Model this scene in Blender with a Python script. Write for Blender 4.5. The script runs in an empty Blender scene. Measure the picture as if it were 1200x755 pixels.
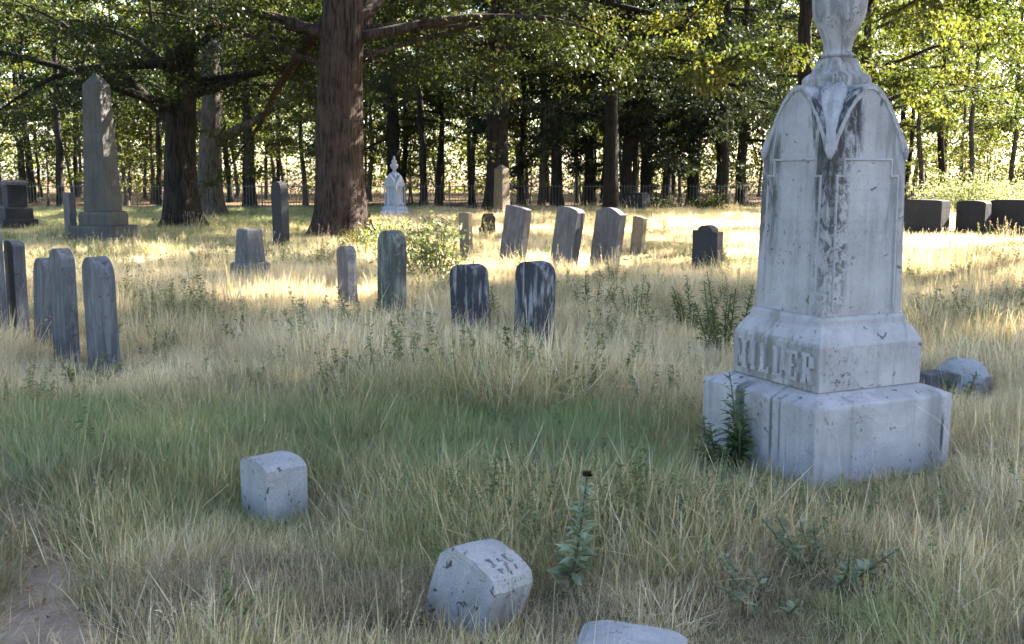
import bpy, bmesh, math, random
import numpy as np
from mathutils import Vector, Matrix, noise as mnoise

R = math.radians
C = bpy.context.scene
COL = C.collection
RNG = np.random.default_rng(7)
random.seed(7)

# ------------------------------------------------------------------ camera, sky, sun, exposure
F, PITCH, EYE = 1200.0, R(8.1), 1.6          # focal length in photo pixels (1200 wide)
cam = bpy.data.cameras.new('camera')
cam.sensor_width = 36.0
cam.lens = 36.0 * F / 1200.0
cam.clip_start, cam.clip_end = 0.05, 2000
cam_o = bpy.data.objects.new('camera', cam)
COL.objects.link(cam_o)
cam_o.location = (0, 0, EYE)
cam_o.rotation_euler = (R(90) - PITCH, 0, 0)
C.camera = cam_o

SUN_EL, SUN_AZ = R(34), R(57)                # azimuth measured from +Y towards +X
S = Vector((math.sin(SUN_AZ) * math.cos(SUN_EL), math.cos(SUN_AZ) * math.cos(SUN_EL), math.sin(SUN_EL)))
w = bpy.data.worlds.new('World')
C.world = w
w.use_nodes = True
nt = w.node_tree
sky = nt.nodes.new('ShaderNodeTexSky')
sky.sky_type = 'NISHITA'
sky.sun_disc = False
sky.sun_elevation = SUN_EL
sky.sun_rotation = SUN_AZ
sky.air_density, sky.dust_density, sky.ozone_density = 1.0, 1.5, 1.0
bg = nt.nodes['Background']
bg.inputs['Strength'].default_value = 0.06
nt.links.new(sky.outputs[0], bg.inputs['Color'])
sl = bpy.data.lights.new('sun', 'SUN')
sl.energy, sl.angle, sl.color = 5.0, R(0.55), (1.0, 0.92, 0.79)
so = bpy.data.objects.new('sun', sl)
COL.objects.link(so)
so.rotation_euler = S.to_track_quat('Z', 'Y').to_euler()
so.location = (20, 20, 30)

C.view_settings.view_transform = 'Standard'
C.view_settings.look = 'None'
C.view_settings.exposure = 3.75
C.view_settings.gamma = 1.0
C.view_settings.use_curve_mapping = False
C.render.engine = 'CYCLES'
cy = C.cycles
cy.max_bounces, cy.diffuse_bounces, cy.glossy_bounces = 5, 4, 1
cy.transmission_bounces, cy.transparent_max_bounces = 4, 4
cy.use_adaptive_sampling = True
cy.adaptive_threshold = 0.025
cy.sample_clamp_indirect = 6
cy.filter_width = 1.6
cy.use_denoising = True
try:
    cy.denoiser = 'OPENIMAGEDENOISE'
except Exception:
    pass
cy.caustics_reflective = cy.caustics_refractive = False

# ------------------------------------------------------------------ ground shape and placing
def gz(x, y):
    """height of the ground"""
    x = np.asarray(x, float); y = np.asarray(y, float)
    return (0.035 * np.sin(x * 0.71 + 0.4) * np.sin(y * 0.53 + 1.0) + 0.02 * np.sin(x * 1.9 + y * 1.3)
            + 0.012 * np.sin(3.1 * x - 2.3 * y + 0.7)) * np.clip((np.hypot(x - 1.78, y - 5.74) - 0.6) / 1.0, 0, 1)

def gp(px, py, dz=0.0):
    """ground point seen at a photo pixel"""
    u, v = (px - 600) / F, (377.5 - py) / F
    d = Vector((u, math.cos(PITCH) + v * math.sin(PITCH), -math.sin(PITCH) + v * math.cos(PITCH)))
    t = -EYE / d.z
    return Vector((d.x * t, d.y * t, dz))

def gxd(px, Y):
    """ground point in the photo column px at distance Y"""
    return Vector(((px - 600) / F * (Y * math.cos(PITCH) + EYE * math.sin(PITCH)), Y, 0.0))

# ------------------------------------------------------------------ mesh helpers
def obj(name, me, mat=None, parent=None, loc=None, rot=None):
    o = bpy.data.objects.new(name, me)
    COL.objects.link(o)
    if mat is not None and me is not None and len(me.materials) == 0:
        me.materials.append(mat)
    if parent is not None:
        o.parent = parent
    if loc is not None:
        o.location = loc
    if rot is not None:
        o.rotation_euler = rot
    return o

def tag(o, label=None, cat=None, group=None, kind=None):
    if label: o['label'] = label
    if cat: o['category'] = cat
    if group: o['group'] = group
    if kind: o['kind'] = kind
    return o

def thing(name, label, cat, loc=(0, 0, 0), rot=(0, 0, 0), group=None):
    o = bpy.data.objects.new(name, None)
    o.empty_display_size = 0.2
    COL.objects.link(o)
    o.location = loc
    o.rotation_euler = rot
    return tag(o, label, cat, group)

def dup(root, loc, rot, scale, label=None, group=None):
    r = root.copy(); COL.objects.link(r)
    r.location = loc; r.rotation_euler = rot; r.scale = scale
    if label: r['label'] = label
    if group: r['group'] = group
    for ch in list(root.children):
        c = ch.copy(); COL.objects.link(c); c.parent = r
        for g in list(ch.children):
            d = g.copy(); COL.objects.link(d); d.parent = c
    return r

def fast_mesh(name, verts, faces, mat=None, smooth=False, attrs=None):
    """verts (N,3), faces (M,k) with one k"""
    verts = np.ascontiguousarray(verts, np.float32); faces = np.ascontiguousarray(faces, np.int32)
    me = bpy.data.meshes.new(name)
    M, k = faces.shape
    me.vertices.add(len(verts)); me.vertices.foreach_set('co', verts.ravel())
    me.loops.add(M * k); me.loops.foreach_set('vertex_index', faces.ravel())
    me.polygons.add(M); me.polygons.foreach_set('loop_start', np.arange(0, M * k, k, dtype=np.int32))
    if smooth:
        me.polygons.foreach_set('use_smooth', np.ones(M, bool))
    for nm, dom, typ, val in (attrs or []):
        a = me.attributes.new(nm, typ, dom)
        a.data.foreach_set('vector' if typ == 'FLOAT_VECTOR' else 'value', np.ascontiguousarray(val).ravel())
    me.update(calc_edges=True)
    me.validate()
    if mat is not None: me.materials.append(mat)
    return me

def bm_mesh(name, bm, mat=None, smooth=False):
    bmesh.ops.recalc_face_normals(bm, faces=bm.faces[:])
    me = bpy.data.meshes.new(name)
    bm.to_mesh(me); bm.free()
    if smooth:
        for p in me.polygons: p.use_smooth = True
    if mat is not None: me.materials.append(mat)
    return me

def loft(bm, rings):
    """rings: lists of points with equal counts; closed at both ends"""
    vs = [[bm.verts.new(p) for p in r] for r in rings]
    n = len(vs[0])
    for a, b in zip(vs[:-1], vs[1:]):
        for i in range(n):
            bm.faces.new((a[i], a[(i + 1) % n], b[(i + 1) % n], b[i]))
    bm.faces.new(vs[0][::-1]); bm.faces.new(vs[-1])
    return vs

def sq(w, z, d=None, cx=0, cy_=0):
    d = w if d is None else d
    return [(cx - w / 2, cy_ - d / 2, z), (cx + w / 2, cy_ - d / 2, z), (cx + w / 2, cy_ + d / 2, z), (cx - w / 2, cy_ + d / 2, z)]

def stack(name, steps, mat, bev=0.008, seg=2):
    """square stack: list of (width, z[, depth]) rings, edges rounded"""
    bm = bmesh.new()
    loft(bm, [sq(s[0], s[1], s[2] if len(s) > 2 else None) for s in steps])
    if bev:
        bmesh.ops.bevel(bm, geom=bm.edges[:], offset=bev, segments=seg, affect='EDGES', profile=0.6, clamp_overlap=True)
    return bm_mesh(name, bm, mat)

def lathe(name, prof, mat, n=28, smooth=True):
    bm = bmesh.new()
    loft(bm, [[(r * math.cos(2 * math.pi * i / n), r * math.sin(2 * math.pi * i / n), z) for i in range(n)] for r, z in prof])
    return bm_mesh(name, bm, mat, smooth)

def slab(name, prof, t, mat, bev=0.01, rough=0.0, seed=0, taper=0.0):
    """outline (x,z) extruded by thickness t along y"""
    bm = bmesh.new()
    loft(bm, [[(x, -t / 2, z) for x, z in prof], [(x, t / 2, z) for x, z in prof]])
    if bev:
        es = [e for e in bm.edges if len(e.link_faces) == 2 and e.calc_face_angle(0) > R(35)]
        bmesh.ops.bevel(bm, geom=es, offset=bev, segments=2, affect='EDGES', profile=0.6, clamp_overlap=True)
    if rough:
        bmesh.ops.triangulate(bm, faces=[f for f in bm.faces if len(f.verts) > 4])
        bmesh.ops.subdivide_edges(bm, edges=[e for e in bm.edges if e.calc_length() > 0.08], cuts=3, use_grid_fill=True)
        for v in bm.verts:
            n = mnoise.noise_vector(v.co * 9 + Vector((seed * 3.1, seed, 0)))
            m = mnoise.noise_vector(v.co * 28 + Vector((seed * 1.7, 0, seed)))
            v.co += (n * 0.7 + m * 0.4) * rough
    return bm_mesh(name, bm, mat)

def arch(w, h, rise, n=18, foot=-0.25, point=False):
    """headstone outline with a curved or pointed top"""
    p = [(-w / 2, foot)]
    for i in range(n + 1):
        s = -1 + 2 * i / n
        q = (1 - abs(s) ** 1.7) if point else math.sqrt(max(0, 1 - (s * 0.999) ** 2)) if rise > 0.8 * w / 2 else (1 - min(1, abs(s)) ** 2.4) ** 0.5
        p.append((s * w / 2, h - rise + rise * q))
    p.append((w / 2, foot))
    return p

def shouldered(w, h, rise, n=10, foot=-0.25):
    s0 = 0.30 * w
    p = [(-w / 2, foot), (-w / 2, h - rise), (-s0, h - rise)]
    for i in range(1, n):
        a = math.pi - math.pi * i / n
        p.append((s0 * math.cos(a), h - rise + rise * math.sin(a)))
    p += [(s0, h - rise), (w / 2, h - rise), (w / 2, foot)]
    return p

def tube_arrays(path, rad, sides=8, lobes=None):
    path = np.asarray(path, float); rad = np.asarray(rad, float)
    n = len(path)
    tan = np.gradient(path, axis=0); tan /= np.linalg.norm(tan, axis=1)[:, None] + 1e-9
    ref = np.where(np.abs(tan[:, 2:3]) > 0.9, np.array([[1.0, 0, 0]]), np.array([[0, 0, 1.0]]))
    u = np.cross(ref, tan); u /= np.linalg.norm(u, axis=1)[:, None] + 1e-9
    for i in range(1, n):                       # keep the frame from flipping
        u[i] = u[i - 1] - tan[i] * np.dot(u[i - 1], tan[i]); u[i] /= np.linalg.norm(u[i]) + 1e-9
    v = np.cross(tan, u)
    a = np.linspace(0, 2 * np.pi, sides, endpoint=False)
    rr = rad[:, None] * np.ones(sides)[None]
    if lobes is not None: rr = rr * lobes(np.arange(n)[:, None], a[None])
    V = path[:, None, :] + rr[..., None] * (np.cos(a)[None, :, None] * u[:, None, :] + np.sin(a)[None, :, None] * v[:, None, :])
    i, j = np.meshgrid(np.arange(n - 1), np.arange(sides), indexing='ij')
    j2 = (j + 1) % sides
    Fa = np.stack([i * sides + j, i * sides + j2, (i + 1) * sides + j2, (i + 1) * sides + j], -1).reshape(-1, 4)
    return V.reshape(-1, 3), Fa

class Soup:
    """collects quads"""
    def __init__(s): s.v, s.f, s.n, s.t = [], [], 0, []
    def add(s, V, Fa, tone=None):
        s.v.append(V); s.f.append(Fa + s.n); s.n += len(V)
        s.t.append(np.full(len(Fa), 0.5) if tone is None else np.broadcast_to(tone, (len(Fa),)))
    def tube(s, path, rad, sides=6, lobes=None, tone=None):
        V, Fa = tube_arrays(path, rad, sides, lobes); s.add(V, Fa, tone)
    def mesh(s, name, mat=None, smooth=False):
        return fast_mesh(name, np.concatenate(s.v), np.concatenate(s.f), mat, smooth, [('tone', 'FACE', 'FLOAT', np.concatenate(s.t).astype(np.float32))])

def leaf_arrays(P, D, Nn, size, rng, width=0.55, fold=0.25):
    """one folded rhombic leaf per point; D pointing direction, Nn leaf normal"""
    D = D / (np.linalg.norm(D, axis=1)[:, None] + 1e-9)
    Nn = Nn - D * np.sum(Nn * D, 1)[:, None]; Nn /= np.linalg.norm(Nn, axis=1)[:, None] + 1e-9
    B = np.cross(D, Nn)
    L = np.asarray(size).reshape(-1, 1) * np.ones((len(P), 1))
    a = P; c = P + D * L
    m = P + D * L * 0.45 + Nn * L * fold * 0.5
    b1 = m + B * L * width * 0.5; b2 = m - B * L * width * 0.5
    c = c - Nn * L * 0.08
    V = np.stack([a, b1, c, b2], 1).reshape(-1, 3)
    Fa = np.arange(len(P) * 4).reshape(-1, 4)
    return V, Fa

# ------------------------------------------------------------------ material helpers
class Mat:
    def __init__(s, name):
        s.m = bpy.data.materials.new(name); s.m.use_nodes = True
        s.t = s.m.node_tree; s.t.nodes.clear()
        s.out = s.t.nodes.new('ShaderNodeOutputMaterial')
    def n(s, typ, props=None, **inp):
        nd = s.t.nodes.new('ShaderNode' + typ)
        for k, v in (props or {}).items(): setattr(nd, k, v)
        for k, v in inp.items():
            k = k.replace('_', ' ')
            s.set(nd.inputs[k], v)
        return nd
    def set(s, sock, v):
        if isinstance(v, bpy.types.NodeSocket): s.t.links.new(v, sock)
        elif isinstance(v, bpy.types.Node): s.t.links.new(v.outputs[0], sock)
        elif isinstance(v, (tuple, list)) and sock.type == 'RGBA' and len(v) == 3: sock.default_value = (*v, 1)
        else: sock.default_value = v
    def mix(s, f, a, b, blend='MIX'):
        nd = s.t.nodes.new('ShaderNodeMix'); nd.data_type = 'RGBA'; nd.blend_type = blend
        s.set(nd.inputs[0], f); s.set(nd.inputs[6], a); s.set(nd.inputs[7], b)
        return nd.outputs[2]
    def math(s, op, a, b=0.0, c=0.0):
        nd = s.t.nodes.new('ShaderNodeMath'); nd.operation = op
        s.set(nd.inputs[0], a); s.set(nd.inputs[1], b); s.set(nd.inputs[2], c)
        return nd.outputs[0]
    def ramp(s, f, stops):
        nd = s.t.nodes.new('ShaderNodeValToRGB'); e = nd.color_ramp.elements
        while len(e) < len(stops): e.new(0.5)
        for el, (p, c) in zip(e, stops):
            el.position = p
            el.color = (*c, 1) if isinstance(c, (tuple, list)) else (c, c, c, 1)
        s.set(nd.inputs[0], f)
        return nd.outputs[0]
    def noise(s, vec, scale, detail=5, rough=0.55, dist=0.0):
        return s.n('TexNoise', Vector=vec, Scale=scale, Detail=detail, Roughness=rough, Distortion=dist).outputs[0]
    def scaled(s, vec, sc):
        nd = s.n('Mapping', Vector=vec); nd.inputs['Scale'].default_value = sc
        return nd.outputs[0]
    def objco(s):
        tc = s.n('TexCoord'); oi = s.n('ObjectInfo')
        nd = s.t.nodes.new('ShaderNodeVectorMath'); nd.operation = 'ADD'
        sc = s.math('MULTIPLY', oi.outputs['Random'], 37.0)
        s.set(nd.inputs[0], tc.outputs['Object']); s.t.links.new(sc, nd.inputs[1])
        return nd.outputs[0], tc.outputs['Object']
    def surf(s, sh):
        s.set(s.out.inputs['Surface'], sh); return s.m
    def principled(s, col, rough=0.85, bump=None, bstr=0.3, bdist=0.01, spec=0.3):
        p = s.n('BsdfPrincipled', Base_Color=col, Roughness=rough)
        p.inputs['Specular IOR Level'].default_value = spec
        if bump is not None:
            b = s.n('Bump', Height=bump, Strength=bstr, Distance=bdist)
            s.t.links.new(b.outputs[0], p.inputs['Normal'])
        return p

def stone(name, a, b, streak=(0.05, 0.05, 0.055), streak_amt=0.5, lichen=(0.06, 0.06, 0.06), lich_amt=0.5, pale=None, pale_amt=0.0, moss=0.0, marks=None, grain=0.35, spot=0.62, spsc=17):
    M = Mat(name)
    co, raw = M.objco()
    n1 = M.noise(co, 3.2, 6, 0.62, 0.4)
    c = M.mix(M.ramp(n1, [(0.32, 0.0), (0.68, 1.0)]), a, b)
    n4 = M.noise(co, 9, 5, 0.7, 1.0)
    c = M.mix(M.ramp(n4, [(0.48, 0.0), (0.75, 0.45)]), c, tuple(v * 0.6 for v in a))
    st = M.noise(M.scaled(co, (11, 11, 0.55)), 1.0, 6, 0.6, 0.3)
    big = M.noise(co, 2.1, 3, 0.5)
    sm = M.math('MULTIPLY', M.ramp(st, [(0.50, 0.0), (0.66, 1.0)]), M.ramp(big, [(0.35, 0.25), (0.6, 1.0)]))
    c = M.mix(M.math('MULTIPLY', sm, streak_amt), c, streak)
    if pale:
        pn = M.noise(M.scaled(co, (16, 16, 2.4)), 1.0, 7, 0.65, 0.5)
        c = M.mix(M.math('MULTIPLY', M.ramp(pn, [(0.49, 0.0), (0.62, 1.0)]), pale_amt), c, pale)
    sp = M.noise(co, spsc, 4, 0.5, 0.6)
    c = M.mix(M.math('MULTIPLY', M.ramp(sp, [(spot, 0.0), (spot + 0.05, 1.0)]), lich_amt), c, lichen)
    sp2 = M.noise(co, 38, 4, 0.6, 0.8)
    c = M.mix(M.math('MULTIPLY', M.math('MULTIPLY', M.ramp(sp2, [(0.58, 0.0), (0.66, 1.0)]), M.ramp(M.noise(co, 3.1, 4, 0.6), [(0.5, 0.0), (0.62, 1.0)])), lich_amt), c, tuple(v * 0.7 for v in lichen))
    if moss:
        mo = M.noise(co, 5.5, 6, 0.7)
        c = M.mix(M.math('MULTIPLY', M.ramp(mo, [(0.52, 0.0), (0.64, 1.0)]), moss), c, (0.10, 0.115, 0.05))
    if marks: c = marks(M, c, raw, co)
    g = M.noise(co, 160, 2, 0.6)
    c = M.mix(grain, c, M.ramp(g, [(0.25, 0.25), (0.75, 1.0)]), 'MULTIPLY')
    h = M.math('ADD', M.math('MULTIPLY', g, 0.35), M.math('ADD', n4, M.math('MULTIPLY', sp2, 0.4)))
    return M.surf(M.principled(c, 0.88, h, 0.55, 0.012))

def box_mask(M, raw, rng3, soft):
    """soft box in object space; rng3 ((x0,x1),(y0,y1),(z0,z1))"""
    sep = M.n('SeparateXYZ', Vector=raw)
    out = None
    for i, r in enumerate(rng3):
        if r is None: continue
        for v, sgn in ((r[0], 1), (r[1], -1)):
            s_ = M.math('MULTIPLY', M.math('SUBTRACT', sep.outputs[i], v), sgn / soft[i])
            nd = M.n('Clamp', Value=M.math('ADD', s_, 0.5)).outputs[0]
            out = nd if out is None else M.math('MULTIPLY', out, nd)
    return out

def monument_marks(M, c, raw, co):
    # dark runs from the gables down the corner, black runs on the plinth, mossy film over the raised name
    jag = M.noise(M.scaled(co, (16, 16, 3.0)), 1.0, 5, 0.7, 0.8)
    j = M.ramp(jag, [(0.42, 0.0), (0.56, 1.0)])
    def add(c, rng3, soft, col, amt, jj=j):
        m = box_mask(M, raw, rng3, soft)
        return M.mix(M.math('MULTIPLY', M.math('MULTIPLY', m, jj), amt), c, col)
    dk = (0.022, 0.022, 0.026)
    c = add(c, ((-0.30, -0.05), (-0.30, -0.10), (1.70, 2.16)), (0.05, 0.05, 0.06), dk, 0.95)
    c = add(c, ((-0.29, -0.13), (-0.29, -0.19), (1.62, 2.0)), (0.05, 0.05, 0.12), dk, 0.8, M.ramp(M.noise(co, 14, 4, 0.6), [(0.42, 0.0), (0.52, 1.0)]))
    c = add(c, ((-0.30, -0.17), (-0.30, -0.16), (1.42, 1.80)), (0.05, 0.05, 0.3), (0.035, 0.033, 0.03), 0.95)
    c = add(c, ((-0.30, -0.20), (0.12, 0.30), (1.2, 2.0)), (0.05, 0.05, 0.2), (0.05, 0.047, 0.043), 0.85)
    c = add(c, ((0.10, 0.31), (-0.30, -0.16), (1.2, 2.0)), (0.06, 0.05, 0.3), (0.10, 0.095, 0.09), 0.55)
    c = add(c, ((-0.2, 0.2), (-0.2, 0.2), (2.0, 2.9)), (0.1, 0.1, 0.1), (0.07, 0.068, 0.065), 0.55)
    c = add(c, ((-0.31, -0.13), (-0.31, -0.19), (0.95, 1.80)), (0.04, 0.04, 0.5), dk, 0.8, M.ramp(M.noise(co, 19, 6, 0.7, 0.6), [(0.47, 0.0), (0.55, 1.0)]))
    c = add(c, ((-0.40, 0.40), (-0.40, 0.40), (0.60, 0.716)), (0.05, 0.05, 0.05), (0.09, 0.085, 0.08), 0.5, M.ramp(M.noise(M.scaled(co, (9, 9, 2)), 1.0, 5, 0.7), [(0.45, 0.0), (0.65, 1.0)]))
    c = add(c, ((-0.40, -0.352), (-0.37, 0.37), (0.46, 0.73)), (0.004, 0.1, 0.03), (0.10, 0.10, 0.075), 0.55)
    # worn rows of cutting on the tablets, long past reading
    sep = M.n('SeparateXYZ', Vector=raw)
    rowf = M.math('SINE', M.math('MULTIPLY', sep.outputs[2], 112.0))
    brk = M.noise(M.scaled(raw, (70, 70, 9)), 1.0, 3, 0.6)
    msk = M.math('MULTIPLY', M.ramp(rowf, [(0.45, 0.0), (0.8, 1.0)]), M.ramp(brk, [(0.48, 0.0), (0.6, 1.0)]))
    zone = box_mask(M, raw, (None, (-0.40, 0.17), (1.18, 1.60)), (1, 0.03, 0.06))
    zone2 = box_mask(M, raw, ((-0.17, 0.17), None, (1.12, 1.62)), (0.03, 1, 0.06))
    zz_ = M.math('MAXIMUM', zone, zone2)
    c = M.mix(M.math('MULTIPLY', M.math('MULTIPLY', msk, zz_), 0.28), c, (0.17, 0.165, 0.17))
    one = 1.0
    for y0, y1, z0, z1 in ((-0.150, -0.128, 0.10, 0.44), (-0.215, -0.203, 0.11, 0.43), (-0.268, -0.262, 0.09, 0.21), (0.09, 0.17, 0.02, 0.46)):
        c = add(c, ((-0.50, -0.40), (y0, y1), (z0, z1)), (0.01, 0.012, 0.12), (0.05, 0.05, 0.055), 0.8, one)
    c = add(c, ((0.405, 0.428), (-0.50, -0.47), (0.10, 0.30)), (0.012, 0.01, 0.07), (0.02, 0.02, 0.022), 0.95, one)
    c = add(c, ((0.30, 0.40), (-0.50, -0.40), (0.05, 0.46)), (0.06, 0.01, 0.1), (0.14, 0.14, 0.14), 0.5, one)
    return c

M_marble = stone('weathered_marble', (0.36, 0.34, 0.35), (0.25, 0.235, 0.242), (0.15, 0.14, 0.135), 0.7, (0.06, 0.06, 0.062), 0.85, marks=monument_marks, grain=0.2, spot=0.66)
M_granite = stone('pale_granite', (0.38, 0.365, 0.37), (0.26, 0.25, 0.252), (0.14, 0.13, 0.125), 0.3, (0.045, 0.045, 0.05), 0.7, grain=0.4, spot=0.66)
M_pitted = stone('pitted_granite', (0.36, 0.345, 0.35), (0.25, 0.24, 0.242), (0.13, 0.12, 0.115), 0.4, (0.03, 0.03, 0.033), 0.9, grain=0.45, spot=0.63, spsc=27)
M_cut = stone('worn_cutting', (0.20, 0.19, 0.19), (0.15, 0.145, 0.145), grain=0.4)
M_grey = stone('grey_stone', (0.1152, 0.113, 0.1224), (0.0756, 0.07416, 0.0828), (0.0252, 0.0252, 0.0288), 0.6, (0.036, 0.036, 0.036), 0.5, pale=(0.1872, 0.1836, 0.1908), pale_amt=0.55)
M_slate = stone('dark_streaked_stone', (0.0425, 0.0425, 0.051), (0.02975, 0.02975, 0.03825), (0.017, 0.017, 0.02125), 0.6, (0.0765, 0.0765, 0.0765), 0.4, pale=(0.30, 0.30, 0.32), pale_amt=0.85)
M_lichen = stone('mossy_stone', (0.07225, 0.0765, 0.07225), (0.04675, 0.051, 0.051), (0.02125, 0.02125, 0.0255), 0.5, (0.204, 0.221, 0.187), 0.5, pale=(0.2295, 0.2465, 0.221), pale_amt=0.6, moss=0.5)
M_mid = stone('brownish_grey_stone', (0.1125, 0.105, 0.1087), (0.0825, 0.075, 0.0825), (0.03, 0.03, 0.03375), 0.6, (0.0375, 0.0375, 0.0375), 0.5, pale=(0.1875, 0.18, 0.1762), pale_amt=0.4)
M_tan = stone('tan_sandstone', (0.189, 0.147, 0.098), (0.14, 0.1085, 0.077), (0.056, 0.042, 0.0315), 0.5, (0.063, 0.049, 0.035), 0.4)
M_dark = stone('dark_granite', (0.035, 0.034, 0.040), (0.024, 0.024, 0.030), (0.015, 0.015, 0.018), 0.4, (0.06, 0.06, 0.06), 0.3)
M_obel = stone('obelisk_granite', (0.102, 0.099, 0.093), (0.072, 0.0708, 0.066), (0.036, 0.036, 0.036), 0.6, (0.042, 0.042, 0.039), 0.4)
M_zinc = stone('pale_blue_zinc', (0.44, 0.47, 0.58), (0.34, 0.37, 0.47), (0.18, 0.20, 0.25), 0.35, (0.2, 0.2, 0.25), 0.3, grain=0.15)
M_rock = stone('rough_fieldstone', (0.3672, 0.3564, 0.3564), (0.2268, 0.2214, 0.2268), (0.0972, 0.0972, 0.0972), 0.5, (0.0756, 0.0756, 0.0702), 0.6, moss=0.25)
M_brown = stone('dark_brown_stone', (0.045, 0.026, 0.018), (0.03, 0.018, 0.014), (0.015, 0.01, 0.01), 0.5, (0.06, 0.04, 0.03), 0.4)

def bark(name, a, b, moss=0.0):
    M = Mat(name)
    co, raw = M.objco()
    r = M.noise(M.scaled(co, (15, 15, 1.6)), 1.0, 7, 0.65, 0.9)
    r2 = M.noise(co, 2.0, 4, 0.6)
    c = M.mix(M.ramp(r, [(0.42, 0.0), (0.58, 1.0)]), b, a)
    c = M.mix(M.ramp(r2, [(0.45, 0.0), (0.7, 0.5)]), c, tuple(v * 1.5 for v in a))
    if moss: c = M.mix(M.math('MULTIPLY', M.ramp(M.noise(co, 3.5, 5, 0.65), [(0.5, 0), (0.62, 1)]), moss), c, (0.09, 0.11, 0.06))
    return M.surf(M.principled(c, 0.95, M.math('ADD', r, M.math('MULTIPLY', M.noise(co, 24, 5, 0.7), 0.35)), 1.0, 0.12, 0.15))
M_bark = bark('reddish_bark', (0.075, 0.052, 0.043), (0.020, 0.014, 0.012))
M_bark_dk = bark('dark_bark', (0.038, 0.031, 0.027), (0.012, 0.010, 0.009))
M_bark_bl = bark('blackish_bark', (0.024, 0.020, 0.018), (0.010, 0.009, 0.008))
M_bark_gr = bark('grey_bark', (0.10, 0.085, 0.07), (0.035, 0.03, 0.027), 0.25)

def leaf_mat(name, stops, trans, tr_amt=0.45):
    """stops: tone ramp of reflectance colours; trans: tint of the light coming through"""
    M = Mat(name)
    at = M.n('Attribute', {'attribute_name': 'tone'}).outputs['Fac']
    oi = M.n('ObjectInfo').outputs['Random']
    f = M.math('ADD', at, M.math('MULTIPLY', M.math('SUBTRACT', oi, 0.5), 0.25))
    c = M.ramp(f, stops)
    d = M.n('BsdfDiffuse', Color=c)
    tcol = M.mix(1.0, c, trans, 'MULTIPLY')
    tl = M.n('BsdfTranslucent', Color=tcol)
    g = M.n('BsdfGlossy', Color=(1, 1, 1), Roughness=0.45)
    mx = M.n('MixShader', Fac=tr_amt); M.set(mx.inputs[1], d); M.set(mx.inputs[2], tl)
    m2 = M.n('MixShader', Fac=0.02); M.set(m2.inputs[1], mx); M.set(m2.inputs[2], g)
    return M.surf(m2)
M_leaf = leaf_mat('broad_leaf', [(0.0, (0.00952, 0.01496, 0.00544)), (0.45, (0.01904, 0.02584, 0.00816)), (0.8, (0.034, 0.03944, 0.0102)), (1.0, (0.0578, 0.05304, 0.01496))], (1.7, 1.8, 0.9), 0.45)
M_leaf_y = leaf_mat('yellowing_leaf', [(0.0, (0.0176, 0.0264, 0.008)), (0.5, (0.0336, 0.0424, 0.012)), (1.0, (0.088, 0.084, 0.0224))], (2.3, 2.3, 1.15), 0.5)
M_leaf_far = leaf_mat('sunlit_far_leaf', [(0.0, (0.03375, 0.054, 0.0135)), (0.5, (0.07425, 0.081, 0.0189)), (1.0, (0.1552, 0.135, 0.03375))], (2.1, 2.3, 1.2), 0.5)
M_leaf_b = leaf_mat('pale_bush_leaf', [(0.0, (0.09, 0.12, 0.05)), (0.5, (0.17, 0.19, 0.09)), (1.0, (0.27, 0.27, 0.14))], (1.5, 1.55, 1.2), 0.4)
M_leaf_d = leaf_mat('dark_leaf', [(0.0, (0.00765, 0.0136, 0.00765)), (0.6, (0.0153, 0.02295, 0.0102)), (1.0, (0.02975, 0.03825, 0.0136))], (1.8, 1.7, 1.0), 0.35)
M_leaf_s = leaf_mat('weed_leaf', [(0.0, (0.06, 0.085, 0.035)), (0.5, (0.105, 0.135, 0.060)), (1.0, (0.20, 0.21, 0.10))], (1.8, 1.8, 1.1), 0.35)
M_leaf_p = leaf_mat('pale_weed_leaf', [(0.0, (0.0992, 0.124, 0.0744)), (0.5, (0.186, 0.217, 0.1364)), (1.0, (0.2976, 0.31, 0.2232))], (1.5, 1.6, 1.0), 0.3)
M_leaf_t = leaf_mat('thistle_leaf', [(0.0, (0.12, 0.15, 0.085)), (0.5, (0.27, 0.31, 0.20)), (1.0, (0.45, 0.47, 0.34))], (1.4, 1.5, 1.0), 0.3)
M_stem = leaf_mat('weed_stem', [(0.0, (0.05, 0.06, 0.03)), (1.0, (0.12, 0.10, 0.05))], (1, 1, 1), 0.1)
M_head = leaf_mat('seed_head', [(0.0, (0.02, 0.014, 0.01)), (1.0, (0.06, 0.04, 0.025))], (1, 1, 1), 0.1)

def grass_mat():
    M = Mat('grass_blade')
    dry = M.n('Attribute', {'attribute_name': 'dry'}).outputs['Fac']
    tn = M.n('Attribute', {'attribute_name': 'tone'}).outputs['Fac']
    f = M.math('ADD', dry, M.math('MULTIPLY', M.math('SUBTRACT', tn, 0.5), 0.7))
    c = M.ramp(f, [(0.0, (0.185, 0.25, 0.11)), (0.28, (0.245, 0.27, 0.125)), (0.50, (0.32, 0.265, 0.13)), (0.75, (0.54, 0.425, 0.265)), (1.0, (0.74, 0.63, 0.45))])
    br = M.n('Attribute', {'attribute_name': 'brown'}).outputs['Fac']
    c = M.mix(M.math('MULTIPLY', br, 0.8), c, M.mix(tn, (0.11, 0.085, 0.055), (0.30, 0.225, 0.15)))
    d = M.n('BsdfDiffuse', Color=c)
    tl = M.n('BsdfTranslucent', Color=M.mix(1.0, c, (1.25, 1.2, 0.9), 'MULTIPLY'))
    mx = M.n('MixShader', Fac=0.4); M.set(mx.inputs[1], d); M.set(mx.inputs[2], tl)
    g = M.n('BsdfGlossy', Color=(1, 1, 1), Roughness=0.5)
    m2 = M.n('MixShader', Fac=0.03); M.set(m2.inputs[1], mx); M.set(m2.inputs[2], g)
    return M.surf(m2)
M_grass = grass_mat()

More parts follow.
